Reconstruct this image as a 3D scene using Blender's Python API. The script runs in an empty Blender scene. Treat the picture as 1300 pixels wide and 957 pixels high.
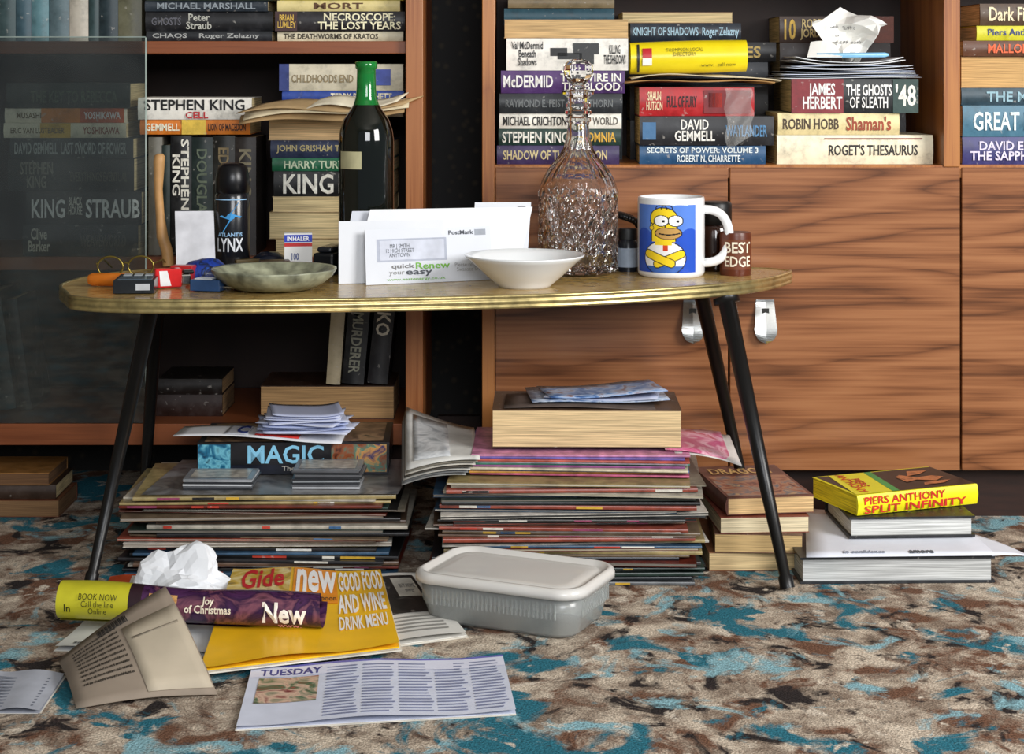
import bpy, math, random, bmesh
from mathutils import Matrix, Vector, noise
random.seed(7)
# ---- metric survey of the room: viewpoint height H, measured scale F ------------
F=2300.0; H=.646
def X(px,d): return (px-650)*d/F
def Z(py,d): return H-(py-85)*d/F
def FP(px,py,z=0.0):
    d=(H-z)*F/(py-85.0); return Vector((X(px,d),d,z))
def P(px,py,d): return Vector((X(px,d),d,Z(py,d)))
T=Matrix.Translation
def R(a,ax): return Matrix.Rotation(math.radians(a),4,ax)

# ------------------------------------------------------------------ materials
def lin(h):
    h=h.lstrip('#'); c=[int(h[i:i+2],16)/255 for i in (0,2,4)]
    return tuple((x/12.92 if x<=.04045 else ((x+.055)/1.055)**2.4) for x in c)+(1,)
_m={}
def M(h,rough=.5,var=.15,scale=40,metal=0,coat=0,stretch=(1,1,1),trans=0,ior=1.45,name=None,bump=0):
    k=(h,rough,var,scale,metal,coat,stretch,trans,name)
    if k in _m: return _m[k]
    m=bpy.data.materials.new(name or 'surface_'+h.strip('#')); m.use_nodes=True
    nt=m.node_tree; b=nt.nodes['Principled BSDF']
    b.inputs['Roughness'].default_value=rough; b.inputs['Metallic'].default_value=metal
    b.inputs['Coat Weight'].default_value=coat
    b.inputs['Transmission Weight'].default_value=trans; b.inputs['IOR'].default_value=ior
    tc=nt.nodes.new('ShaderNodeTexCoord'); mp=nt.nodes.new('ShaderNodeMapping'); mp.inputs['Scale'].default_value=stretch
    n=nt.nodes.new('ShaderNodeTexNoise'); n.inputs['Scale'].default_value=scale; n.inputs['Detail'].default_value=3
    r=nt.nodes.new('ShaderNodeValToRGB'); c=lin(h)
    r.color_ramp.elements[0].position=.3; r.color_ramp.elements[1].position=.7
    r.color_ramp.elements[0].color=tuple(x*(1-var) for x in c[:3])+(1,)
    r.color_ramp.elements[1].color=tuple(min(1,x*(1+var)) for x in c[:3])+(1,)
    l=nt.links.new
    l(tc.outputs['Object'],mp.inputs[0]); l(mp.outputs[0],n.inputs['Vector']); l(n.outputs['Fac'],r.inputs[0]); l(r.outputs[0],b.inputs['Base Color'])
    if bump:
        bp=nt.nodes.new('ShaderNodeBump'); bp.inputs['Strength'].default_value=bump; bp.inputs['Distance'].default_value=.002
        l(n.outputs['Fac'],bp.inputs['Height']); l(bp.outputs[0],b.inputs['Normal'])
    _m[k]=m; return m
def PG(h='#cdb98c'): return M(h,.9,.4,14,stretch=(1,1,60),name='page_edges')
_cv={}
def COVER(h):
    """printed paperback cover with scuffs, creases and rubbed patches"""
    if h in _cv: return _cv[h]
    m=bpy.data.materials.new('worn_cover_'+h.strip('#')); m.use_nodes=True; nt=m.node_tree; b=nt.nodes['Principled BSDF']; l=nt.links.new
    tc=nt.nodes.new('ShaderNodeTexCoord'); n=nt.nodes.new('ShaderNodeTexNoise'); n.inputs['Scale'].default_value=45; n.inputs['Detail'].default_value=6; n.inputs['Roughness'].default_value=.65
    c=lin(h); r=nt.nodes.new('ShaderNodeValToRGB'); cr=r.color_ramp; cr.elements.new(.5)
    g=sum(c[:3])/3
    cols=[tuple(x*.6 for x in c[:3])+(1,), c, tuple(min(1,x*1.12+.02) for x in c[:3])+(1,)]
    for e,p,q in zip(cr.elements,(.30,.5,.72),cols): e.position=p; e.color=q
    n2=nt.nodes.new('ShaderNodeTexNoise'); n2.inputs['Scale'].default_value=130; n2.inputs['Detail'].default_value=3
    mr=nt.nodes.new('ShaderNodeMapRange'); mr.inputs[1].default_value=.66; mr.inputs[2].default_value=.74; mr.inputs[3].default_value=0; mr.inputs[4].default_value=.45
    mx=nt.nodes.new('ShaderNodeMix'); mx.data_type='RGBA'; col=[q for q in mx.inputs if q.type=='RGBA']; col[1].default_value=(.55,.52,.47,1)
    l(tc.outputs['Object'],n.inputs['Vector']); l(tc.outputs['Object'],n2.inputs['Vector']); l(n.outputs['Fac'],r.inputs[0]); l(r.outputs[0],col[0]); l(n2.outputs['Fac'],mr.inputs[0]); l(mr.outputs[0],mx.inputs['Factor'])
    l([q for q in mx.outputs if q.type=='RGBA'][0],b.inputs['Base Color'])
    rr_=nt.nodes.new('ShaderNodeMapRange'); rr_.inputs[3].default_value=.25; rr_.inputs[4].default_value=.65; l(n.outputs['Fac'],rr_.inputs[0]); l(rr_.outputs[0],b.inputs['Roughness'])
    _cv[h]=m; return m
def ART(name,cols,scale=18,rough=.3):
    m=bpy.data.materials.new(name); m.use_nodes=True; nt=m.node_tree; b=nt.nodes['Principled BSDF']; b.inputs['Roughness'].default_value=rough
    tc=nt.nodes.new('ShaderNodeTexCoord'); n=nt.nodes.new('ShaderNodeTexNoise'); n.inputs['Scale'].default_value=scale; n.inputs['Detail'].default_value=4; n.inputs['Distortion'].default_value=1.2
    r=nt.nodes.new('ShaderNodeValToRGB'); cr=r.color_ramp
    while len(cr.elements)<len(cols): cr.elements.new(.5)
    for i,(e,c) in enumerate(zip(cr.elements,cols)): e.position=.3+.4*i/max(1,len(cols)-1); e.color=lin(c)
    nt.links.new(tc.outputs['Object'],n.inputs['Vector']); nt.links.new(n.outputs['Fac'],r.inputs[0]); nt.links.new(r.outputs[0],b.inputs['Base Color']); return m
def wood(name,stops,horizontal=True,rough=.35,freq=9,seed=0,sc=None,ring=.42,base=1.6,fine=.85,fs=(4,170)):
    m=bpy.data.materials.new(name); m.use_nodes=True; nt=m.node_tree; b=nt.nodes['Principled BSDF']; l=nt.links.new
    b.inputs['Roughness'].default_value=rough
    tc=nt.nodes.new('ShaderNodeTexCoord'); mp=nt.nodes.new('ShaderNodeMapping')
    mp.inputs['Scale'].default_value=sc or ((1.1,1.1,6.5) if horizontal else (7,7,1.0))
    mp.inputs['Location'].default_value=(seed,seed*.7,seed*1.3)
    n=nt.nodes.new('ShaderNodeTexNoise'); n.inputs['Scale'].default_value=base; n.inputs['Detail'].default_value=2.6; n.inputs['Roughness'].default_value=.45
    mu=nt.nodes.new('ShaderNodeMath'); mu.operation='MULTIPLY'; mu.inputs[1].default_value=freq
    fr=nt.nodes.new('ShaderNodeMath'); fr.operation='PINGPONG'; fr.inputs[1].default_value=1
    pw=nt.nodes.new('ShaderNodeMath'); pw.operation='POWER'; pw.inputs[1].default_value=.55
    mp2=nt.nodes.new('ShaderNodeMapping'); mp2.inputs['Scale'].default_value=(fs[0],fs[0],fs[1]) if horizontal else (fs[1],fs[1],fs[0])
    n2=nt.nodes.new('ShaderNodeTexNoise'); n2.inputs['Scale'].default_value=2; n2.inputs['Detail'].default_value=4
    ad=nt.nodes.new('ShaderNodeMath'); ad.operation='MULTIPLY_ADD'; ad.inputs[1].default_value=fine
    m2=nt.nodes.new('ShaderNodeMath'); m2.operation='MULTIPLY'; m2.inputs[1].default_value=ring
    r=nt.nodes.new('ShaderNodeValToRGB'); cr=r.color_ramp
    while len(cr.elements)<len(stops): cr.elements.new(.5)
    for e,(p,c) in zip(cr.elements,stops): e.position=p; e.color=lin(c)
    l(tc.outputs['Object'],mp.inputs[0]); l(mp.outputs[0],n.inputs['Vector']); l(n.outputs['Fac'],mu.inputs[0]); l(mu.outputs[0],fr.inputs[0]); l(fr.outputs[0],pw.inputs[0])
    l(tc.outputs['Object'],mp2.inputs[0]); l(mp2.outputs[0],n2.inputs['Vector'])
    l(pw.outputs[0],m2.inputs[0]); l(n2.outputs['Fac'],ad.inputs[0]); l(m2.outputs[0],ad.inputs[2]); l(ad.outputs[0],r.inputs[0]); l(r.outputs[0],b.inputs['Base Color'])
    return m
DOORW=wood('teak_veneer',[(.24,'#5c351c'),(.36,'#845231'),(.48,'#9a6540'),(.66,'#a8744c')],seed=3.1,sc=(.75,.75,5.5),freq=17,ring=.25,fine=.5,fs=(2.5,120),rough=.28)
CARCW=wood('teak_side_veneer',[(.2,'#6a3617'),(.5,'#965a2e'),(.8,'#b0733c')],horizontal=False,seed=1.7,freq=9)
CASEW=wood('bookcase_wood',[(.2,'#45200e'),(.5,'#6e381a'),(.8,'#864a28')],rough=.4,seed=5,freq=6)
CASEV=wood('bookcase_side_wood',[(.2,'#5e2e12'),(.5,'#8e5228'),(.8,'#a4683a')],horizontal=False,seed=8,freq=7)
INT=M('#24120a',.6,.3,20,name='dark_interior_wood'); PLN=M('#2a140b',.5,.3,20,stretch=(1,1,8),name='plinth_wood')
TOPM=wood('table_laminate',[(.2,'#6e5530'),(.5,'#a98a50'),(.8,'#c4a96e')],rough=.22,seed=2,freq=8,ring=.25,fs=(30,60))
BRASS=M('#c2b07a',.28,.35,60,metal=.8,name='brass_trim'); CHROME=M('#b8b8b4',.22,.08,30,metal=1,name='brushed_chrome')
BLACKM=M('#0c0c0d',.35,.2,30,name='black_lacquer')

def carpet_mat():
    m=bpy.data.materials.new('patterned_carpet'); m.use_nodes=True; nt=m.node_tree; b=nt.nodes['Principled BSDF']; l=nt.links.new
    b.inputs['Roughness'].default_value=.95; b.inputs['Specular IOR Level'].default_value=.1
    tc=nt.nodes.new('ShaderNodeTexCoord')
    def mask(seed,scale,lo,hi,dist=.5,st=(.9,.8,1),det=5,rg=.6):
        mp=nt.nodes.new('ShaderNodeMapping'); mp.inputs['Location'].default_value=(seed,seed*2,0); mp.inputs['Scale'].default_value=st
        n=nt.nodes.new('ShaderNodeTexNoise'); n.inputs['Scale'].default_value=scale; n.inputs['Detail'].default_value=det; n.inputs['Roughness'].default_value=rg; n.inputs['Distortion'].default_value=dist
        r=nt.nodes.new('ShaderNodeMapRange'); r.inputs[1].default_value=lo; r.inputs[2].default_value=hi
        l(tc.outputs['Object'],mp.inputs[0]); l(mp.outputs[0],n.inputs['Vector']); l(n.outputs['Fac'],r.inputs[0]); return r.outputs[0]
    def mix(a,bb,f):
        x=nt.nodes.new('ShaderNodeMix'); x.data_type='RGBA'
        l(f,x.inputs['Factor'])
        for s,v in (('A',a),('B',bb)):
            i=[q for q in x.inputs if q.name==s and q.type=='RGBA'][0]
            if isinstance(v,str): i.default_value=lin(v)
            else: l(v,i)
        return [o for o in x.outputs if o.type=='RGBA'][0]
    c=mix('#857567','#c9bba9',mask(1.3,24,.40,.60))
    c=mix(c,'#6e5040',mask(4.2,17,.50,.60))
    c=mix(c,'#2f2a2a',mask(15.1,20,.54,.62,.8))
    c=mix(c,'#2f6c7d',mask(9.7,12,.545,.60,.6))
    c=mix(c,'#86aeb8',mask(12.2,15,.565,.64,.6))
    c=mix(c,'#cfc3b3',mask(31.2,30,.60,.68,.5))
    c=mix(c,'#3a3130',mask(41.2,38,.62,.70,.5))
    fine=nt.nodes.new('ShaderNodeTexNoise'); fine.inputs['Scale'].default_value=380; fine.inputs['Detail'].default_value=2
    l(tc.outputs['Object'],fine.inputs['Vector'])
    mr=nt.nodes.new('ShaderNodeMapRange'); mr.inputs[1].default_value=.3; mr.inputs[2].default_value=.7; mr.inputs[3].default_value=.58; mr.inputs[4].default_value=1.35
    l(fine.outputs['Fac'],mr.inputs[0])
    vm=nt.nodes.new('ShaderNodeVectorMath'); vm.operation='SCALE'; l(c,vm.inputs[0]); l(mr.outputs[0],vm.inputs['Scale']); l(vm.outputs[0],b.inputs['Base Color'])
    bp=nt.nodes.new('ShaderNodeBump'); bp.inputs['Strength'].default_value=.6; bp.inputs['Distance'].default_value=.003; l(fine.outputs['Fac'],bp.inputs['Height']); l(bp.outputs[0],b.inputs['Normal'])
    return m
def glassmat(name,col,rough=0.0,ior=1.45):
    m=bpy.data.materials.new(name); m.use_nodes=True; b=m.node_tree.nodes['Principled BSDF']
    b.inputs['Base Color'].default_value=lin(col); b.inputs['Transmission Weight'].default_value=1; b.inputs['Roughness'].default_value=rough; b.inputs['IOR'].default_value=ior
    return m
def panemat():
    m=bpy.data.materials.new('door_glass'); m.use_nodes=True; nt=m.node_tree; nt.nodes.clear(); l=nt.links.new
    o=nt.nodes.new('ShaderNodeOutputMaterial'); t=nt.nodes.new('ShaderNodeBsdfTransparent'); t.inputs[0].default_value=(.74,.77,.76,1)
    g=nt.nodes.new('ShaderNodeBsdfGlossy'); g.inputs['Roughness'].default_value=.03
    d=nt.nodes.new('ShaderNodeBsdfDiffuse'); d.inputs[0].default_value=(.28,.31,.30,1)  # grey diffuse veil, patchy by noise: reflective haze painted into the pane
    n=nt.nodes.new('ShaderNodeTexNoise'); n.inputs['Scale'].default_value=5; n.inputs['Detail'].default_value=5
    mr=nt.nodes.new('ShaderNodeMapRange'); mr.inputs[1].default_value=.35; mr.inputs[2].default_value=.75; mr.inputs[3].default_value=.03; mr.inputs[4].default_value=.11; l(n.outputs['Fac'],mr.inputs[0])
    a=nt.nodes.new('ShaderNodeMixShader'); l(mr.outputs[0],a.inputs[0]); l(t.outputs[0],a.inputs[1]); l(d.outputs[0],a.inputs[2])
    fz=nt.nodes.new('ShaderNodeFresnel'); a2=nt.nodes.new('ShaderNodeMixShader'); l(fz.outputs[0],a2.inputs[0]); l(a.outputs[0],a2.inputs[1]); l(g.outputs[0],a2.inputs[2]); l(a2.outputs[0],o.inputs[0])
    return m

# ------------------------------------------------------------------ mesh builder
_tc={}
def textmesh(s,bold=.02):
    k=(s,bold)
    if k in _tc: return _tc[k]
    cu=bpy.data.curves.new('t','FONT'); cu.body=s; cu.offset=bold; cu.resolution_u=2; cu.space_line=.8; cu.align_x='CENTER'
    ob=bpy.data.objects.new('t',cu); bpy.context.scene.collection.objects.link(ob)
    dg=bpy.context.evaluated_depsgraph_get(); me=bpy.data.meshes.new_from_object(ob.evaluated_get(dg))
    vs=[v.co.copy() for v in me.vertices]; fs=[tuple(p.vertices) for p in me.polygons]
    bpy.data.objects.remove(ob); bpy.data.curves.remove(cu); bpy.data.meshes.remove(me)
    if not vs: vs=[Vector((0,0,0))]
    x0=min(v.x for v in vs);x1=max(v.x for v in vs);y0=min(v.y for v in vs);y1=max(v.y for v in vs)
    vs=[Vector(((v.x-x0)/max(x1-x0,1e-6),(v.y-y0)/max(y1-y0,1e-6),0)) for v in vs]
    _tc[k]=(vs,fs); return _tc[k]
def frame(o,px,py):
    o=Vector(o);u=Vector(px)-o;v=Vector(py)-o;n=u.cross(v).normalized()
    return Matrix(((u.x,v.x,n.x,o.x),(u.y,v.y,n.y,o.y),(u.z,v.z,n.z,o.z),(0,0,0,1)))
class O:
    def __init__(s,name): s.name=name;s.v=[];s.f=[];s.mi=[];s.sm=[];s.mats=[]
    def idx(s,m):
        if m not in s.mats: s.mats.append(m)
        return s.mats.index(m)
    def add(s,vs,fs,m,mx=None,smooth=False):
        b=len(s.v)
        s.v+=[(mx@Vector(v)) if mx is not None else Vector(v) for v in vs]
        s.f+=[tuple(i+b for i in f) for f in fs]; k=s.idx(m); s.mi+=[k]*len(fs); s.sm+=[smooth]*len(fs)
    def box(s,x0,x1,y0,y1,z0,z1,m,mx=None):
        vs=[(x0,y0,z0),(x1,y0,z0),(x1,y1,z0),(x0,y1,z0),(x0,y0,z1),(x1,y0,z1),(x1,y1,z1),(x0,y1,z1)]
        s.add(vs,[(0,3,2,1),(4,5,6,7),(0,1,5,4),(1,2,6,5),(2,3,7,6),(3,0,4,7)],m,mx)
    def prism(s,pts,z0,z1,m,mx=None,smooth=False):
        n=len(pts); vs=[(p[0],p[1],z0) for p in pts]+[(p[0],p[1],z1) for p in pts]
        s.add(vs,[tuple(range(n-1,-1,-1)),tuple(range(n,2*n))],m,mx)
        s.add(vs,[(i,(i+1)%n,n+(i+1)%n,n+i) for i in range(n)],m,mx,smooth)
    def rect(s,fr,a0,a1,b0,b1,m,z=.0003):
        s.add([(a0,b0,z),(a1,b0,z),(a1,b1,z),(a0,b1,z)],[(0,1,2,3)],m,fr)
    def poly(s,fr,pts,m,z=.0004):
        s.add([(a,b,z) for a,b in pts],[tuple(range(len(pts)))],m,fr)
    def text(s,t,fr,a0,a1,b0,b1,m,z=.0006,bold=.02):
        vs,fs=textmesh(t,bold)
        s.add([(a0+(a1-a0)*v.x,b0+(b1-b0)*v.y,z) for v in vs],fs,m,fr)
    def ftext(s,t,fn,a0,a1,b0,b1,m,off=Vector((0,-.001,.0015)),bold=.02):
        vs,fs=textmesh(t,bold)
        s.add([Vector(fn(a0+(a1-a0)*v.x,b0+(b1-b0)*v.y))+off for v in vs],fs,m)
    def frect(s,fn,a0,a1,b0,b1,m,off=Vector((0,-.0008,.0012)),n=6):
        s.sheet(lambda u,v:Vector(fn(a0+(a1-a0)*u,b0+(b1-b0)*v))+off,n,n,m)
    def loft(s,rings,m,mx=None,cap0=True,cap1=True,smooth=True,closed=True):
        n=len(rings[0]); vs=[p for r in rings for p in r]; fs=[]
        for j in range(len(rings)-1):
            for i in range(n if closed else n-1):
                k=(i+1)%n; fs.append((j*n+i,j*n+k,(j+1)*n+k,(j+1)*n+i))
        s.add(vs,fs,m,mx,smooth)
        if cap0: s.add(rings[0],[tuple(range(n-1,-1,-1))],m,mx)
        if cap1: s.add(rings[-1],[tuple(range(n))],m,mx)
    def lathe(s,prof,m,c,seg=56,cap0=True,cap1=True,fn=None):
        rings=[]
        for r,z in prof:
            rings.append([(c[0]+(r+(fn(2*math.pi*i/seg,z) if fn else 0))*math.cos(2*math.pi*i/seg),c[1]+(r+(fn(2*math.pi*i/seg,z) if fn else 0))*math.sin(2*math.pi*i/seg),c[2]+z) for i in range(seg)])
        s.loft(rings,m,None,cap0,cap1)
    def tube(s,pts,rad,m,seg=12):
        pts=[Vector(p) for p in pts]; rings=[]
        if not isinstance(rad,(list,tuple)): rad=[rad]*len(pts)
        for i,p in enumerate(pts):
            t=(pts[min(i+1,len(pts)-1)]-pts[max(i-1,0)]).normalized()
            a=Vector((0,1,0)) if abs(t.y)<.9 else Vector((1,0,0))
            u=t.cross(a).normalized(); w=t.cross(u).normalized()
            rings.append([p+rad[i]*(math.cos(2*math.pi*k/seg)*u+math.sin(2*math.pi*k/seg)*w) for k in range(seg)])
        s.loft(rings,m)
    def sheet(s,fn,nu,nv,m,smooth=True,mx=None):
        vs=[fn(i/nu,j/nv) for j in range(nv+1) for i in range(nu+1)]; w=nu+1
        s.add(vs,[(j*w+i,j*w+i+1,(j+1)*w+i+1,(j+1)*w+i) for j in range(nv) for i in range(nu)],m,mx,smooth)
    def build(s,bevel=0,solid=0):
        me=bpy.data.meshes.new(s.name); me.from_pydata([tuple(v) for v in s.v],[],s.f)
        for m in s.mats: me.materials.append(m)
        for p,k,q in zip(me.polygons,s.mi,s.sm): p.material_index=k; p.use_smooth=q
        me.update(); ob=bpy.data.objects.new(s.name,me); bpy.context.scene.collection.objects.link(ob)
        if s.v:
            c=Vector((sum(v.x for v in s.v)/len(s.v),sum(v.y for v in s.v)/len(s.v),min(v.z for v in s.v)))
            if s.name.split('_')[0] not in('floor','wall','ceiling'):
                me.transform(T(-c)); ob.location=c
        if solid:
            q=ob.modifiers.new('thickness','SOLIDIFY'); q.thickness=solid; q.offset=1
        if bevel:
            q=ob.modifiers.new('edge_rounding','BEVEL'); q.width=bevel; q.segments=2; q.limit_method='ANGLE'
        return ob

def book(o,mx,L,W,Th,cov,pg=None,texts=(),hard=False,bands=(),c=None,top=None):
    """spine along local x at y=0 facing -y, thickness z"""
    pg=pg or PG(); c=c or (.0028 if hard else .0009); ins=.004 if hard else .0008
    cov=cov if not isinstance(cov,str) else COVER(cov)
    o.box(ins,L-ins,c,W-ins,c*.9,Th-c*.9,pg,mx)
    o.box(0,L,.0008,W,0,c,cov,mx); o.box(0,L,.0008,W,Th-c,Th,cov,mx)
    bl=min(.003,Th*.12); n=6; pr=[(-bl*math.sin(math.pi*i/n),Th*i/n) for i in range(n+1)]
    vs=[(0,y,z) for y,z in pr]+[(L,y,z) for y,z in pr]+[(0,.0015,z) for y,z in pr]+[(L,.0015,z) for y,z in pr]
    k=n+1; fs=[(i,k+i,k+i+1,i+1) for i in range(n)]
    o.add(vs,fs,cov,mx,True)
    o.add(vs,[(i,i+1,2*k+i+1,2*k+i) for i in range(n)]+[(k+i,3*k+i,3*k+i+1,k+i+1) for i in range(n)]+[(2*k+i,2*k+i+1,3*k+i+1,3*k+i) for i in range(n)],cov,mx)
    fr=mx@frame((0,-bl,0),(L,-bl,0),(0,-bl,Th))
    for (a0,a1,b0,b1,h) in bands: o.rect(fr,a0,a1,b0,b1,COVER(h))
    for t in texts:
        s,a0,a1,b0,b1,h=t; o.text(s,fr,a0,a1,b0,b1,M(h,.5,.25,150))
def pile(name,d,z,items,W=.11,jit=0):
    o=O(name); s=d/F
    for it in items:
        x0,x1,t,cov,tx=it[:5]; op=it[5] if len(it)>5 else {}
        L=(x1-x0)*s; th=t*s; dy=op.get('dy',random.uniform(-.004,.006)); w=op.get('W',W)
        if op.get('rev'): mx=T((X(x0,d)+L,d+w+dy,z))@R(180,'Z')
        else: mx=T((X(x0,d),d+dy,z))@R(op.get('yaw',random.uniform(-1,1)),'Z')
        book(o,mx,L,w,th-.0004,cov,op.get('pg'),tx,op.get('hard',False),op.get('bands',()))
        z+=th
    return o
def row(name,d,z,items,W=.11):
    o=O(name); s=d/F
    for it in items:
        x0,x1,h,cov,tx=it[:5]; op=it[5] if len(it)>5 else {}
        th=(x1-x0)*s-.0004; L=h*s; tilt=op.get('tilt',0)
        lift=abs(math.sin(math.radians(tilt)))*th if tilt>0 else 0
        mx=T((X(x0,d),d+random.uniform(0,.004),z+lift+.0003))@R(tilt,'Y')@T((0,0,L))@R(90,'Y')
        book(o,mx,L,W,th,cov,op.get('pg'),tx,False,op.get('bands',()))
    return o

# ------------------------------------------------------------------ room shell
YB=2.90
o=O('floor'); o.box(-2.4,2.6,-1.6,YB+.1,-.05,0,carpet_mat()); o.build()
wp=M('#14110e',.7,.6,26,name='dark_wallpaper')
nt=wp.node_tree; b=nt.nodes['Principled BSDF']
v=nt.nodes.new('ShaderNodeTexVoronoi'); v.inputs['Scale'].default_value=55; r=nt.nodes.new('ShaderNodeValToRGB')
r.color_ramp.elements[0].color=lin('#332c1e'); r.color_ramp.elements[0].position=.10; r.color_ramp.elements[1].color=lin('#0e0c0c'); r.color_ramp.elements[1].position=.35
tc=nt.nodes.new('ShaderNodeTexCoord'); nt.links.new(tc.outputs['Object'],v.inputs['Vector']); nt.links.new(v.outputs['Distance'],r.inputs[0]); nt.links.new(r.outputs[0],b.inputs['Base Color'])
o=O('wall_back'); o.box(-2.4,2.6,YB,YB+.1,0,2.4,wp); o.build()
pl=M('#8c8474',.9,.1,10,name='plaster')
o=O('wall_left'); o.box(-2.5,-2.4,-1.6,YB+.1,0,2.4,pl); o.build()
o=O('ceiling'); o.box(-2.5,2.6,-1.6,YB+.1,2.4,2.5,M('#c9c5bb',.9,.05,10,name='ceiling_paint')); o.build()
o=O('baseboard_back'); o.box(-.118,-.050,YB-.015,YB,0,.09,PLN); o.build()

# ------------------------------------------------------------------ right cabinet
DC=2.567; BK=2.86
def cx(px): return X(px,DC)
zs=Z(210,DC); zb=Z(597,DC)
emp=bpy.data.objects.new('shelving_cabinet',None); bpy.context.scene.collection.objects.link(emp)
def part(o,par,**k):
    ob=o.build(**k); ob.parent=par; return ob
o=O('carcass')
o.box(cx(612),cx(628),DC,BK,zb-.004,1.15,CARCW)
o.box(cx(1198),cx(1219),DC,BK,zs-.002,1.15,CARCW)
o.box(cx(1210),cx(1222),DC+.019,BK,zb,zs-.002,CARCW)
o.box(1.35,1.37,DC,BK,zb-.004,1.15,CARCW)
o.box(cx(628),1.35,DC+.003,BK,zs-.018,zs,CARCW)
o.box(cx(628),1.35,DC+.019,BK,zb-.004,zb+.014,CARCW)
o.box(cx(628),1.35,DC+.006,BK,.80,.818,CARCW)
o.box(cx(628),1.35,DC,BK,1.132,1.15,CARCW)
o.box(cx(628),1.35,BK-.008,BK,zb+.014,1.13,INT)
part(o,emp,bevel=.001)
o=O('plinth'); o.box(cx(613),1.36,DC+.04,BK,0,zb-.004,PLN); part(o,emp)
for i,(a,bb) in enumerate(((629,924),(926.5,1218.5),(1221,1516))):
    o=O('door_panel_%d'%(i+1)); o.box(cx(a),cx(bb),DC-.001,DC+.018,zb,zs-.003,DOORW); part(o,emp,bevel=.0012)
for i,px in enumerate((879,971)):
    o=O('handle_%d'%(i+1)); c=cx(px); w=.0155; zt=Z(380,DC); zl=Z(434,DC)
    def prof(u):
        return w*(.82+.18*u/.65) if u<.65 else w*math.sqrt(max(0.0,1-((u-.65)/.35)**2))+.0006
    rows=[]
    for j in range(19):
        u=j/18; hw=prof(u); y=DC-.002-.012*math.sin(u*math.pi*.5)**1.5
        rows.append([(c-hw,y,zt+(zl-zt)*u),(c,y-.0015,zt+(zl-zt)*u),(c+hw,y,zt+(zl-zt)*u),(c+hw,y+.002,zt+(zl-zt)*u),(c-hw,y+.002,zt+(zl-zt)*u)])
    o.loft(rows,CHROME,smooth=False); o.box(c-.005,c+.005,DC-.007,DC-.003,zt-.022,zt-.012,M('#5a5a58',.3,metal=1)); part(o,emp)

# ------------------------------------------------------------------ left bookcase
emp2=bpy.data.objects.new('glazed_bookcase',None); bpy.context.scene.collection.objects.link(emp2)
LX=-1.02; RX=cx(515); RX2=cx(537)
sh1=Z(52,DC); sh1b=Z(68,DC); sh2=Z(328,DC); sh2b=Z(345,DC); sh3=Z(538,DC); sh3b=Z(565,DC)
o=O('carcass')
o.box(RX,RX2,DC,BK,sh3b,1.15,CASEV); o.box(LX-.022,LX,DC,BK,sh3b,1.15,CASEV)
o.box(LX,RX,DC+.012,BK,sh1b,sh1,CASEW); o.box(LX,RX,DC+.02,BK,sh2b,sh2,CASEW); o.box(LX,RX,DC,BK,sh3b,sh3,CASEW)
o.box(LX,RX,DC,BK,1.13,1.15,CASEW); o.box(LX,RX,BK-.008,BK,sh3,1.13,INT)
part(o,emp2,bevel=.001)
o=O('base_legs')
for xx in (LX+.02,RX2-.05):
    for yy in (DC+.1,BK-.05): o.box(xx-.015,xx+.025,yy,yy+.03,0,sh3b,PLN)
part(o,emp2)
PANE=panemat()
o=O('glass_door'); o.box(LX+.01,cx(184),DC+.002,DC+.006,sh3+.001,sh1+.005,PANE)
o.box(cx(184),cx(185.4),DC+.0015,DC+.0065,sh3+.001,sh1+.005,M('#a9b8b0',.2)); o.box(LX+.01,cx(184),DC+.0015,DC+.0065,sh1+.005,sh1+.0065,M('#8d9a94',.2))
part(o,emp2)

# ------------------------------------------------------------------ books: right unit
D=2.60
K='#15151a'
pile('stacked_books',D,zs,[
 (631,786,24,'#3a2c58',[('SHADOW OF THE HEGEMON',.05,.9,.25,.75,'#c9b98a')]),
 (633,788,21,'#1f3a32',[('STEPHEN KING',.03,.57,.15,.85,'#eae6da'),('INSOMNIA',.62,.96,.2,.8,'#d8a93c')]),
 (634,789,20,'#efeadd',[('MICHAEL CRICHTON',.03,.55,.2,.8,'#26221e'),('LOST WORLD',.62,.97,.25,.75,'#555048')]),
 (634,790,25,'#22262a',[('RAYMOND E. FEIST  SILVERTHORN',.05,.92,.3,.7,'#6b6f70')]),
 (636,793,29,'#4b2a66',[('McDERMID',.02,.42,.25,.8,'#f4efe6'),('THE WIRE IN\nTHE BLOOD',.48,.97,.12,.88,'#f0e9df')]),
 (643,797,41,'#ebe7de',[('Val McDermid\nBeneath\nShadows',.04,.3,.15,.9,'#333333'),('KILLING\nTHE SHADOWS',.80,.98,.2,.8,'#222222')],{'bands':[(.36,.5,.45,.7,'#1b1b1b'),(.42,.62,.35,.55,'#1b1b1b'),(.55,.76,.5,.85,'#2b2b2b'),(.60,.72,.2,.5,'#2b2b2b')]}),
 (640,798,24,'#b08d5c',[],{'rev':1,'pg':PG('#c3a374')}),
]).build()
pile('stacked_books',D+.0,zs,[
 (812,972,24,'#1f4f78',[('SECRETS OF POWER: VOLUME 3',.06,.94,.6,.9,'#dce8ee'),('ROBERT N. CHARRETTE',.3,.8,.12,.5,'#dce8ee')]),
 (812,982,37,K,[('DAVID\nGEMMELL',.26,.56,.15,.9,'#efeae0'),('WAYLANDER',.64,.95,.3,.7,'#4f7fa8')],{'bands':[(.02,.12,.2,.8,'#3a6a94')]}),
 (812,958,37,'#b3141b',[('SHAUN\nHUTSON',.06,.2,.2,.85,'#f0d9b0'),('FULL OF FURY',.24,.5,.3,.7,'#1a0c0c')],{'bands':[(.56,.97,.1,.9,'#7d0f16'),(.60,.72,.3,.8,'#d83a2a')]}),
]).build()
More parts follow.
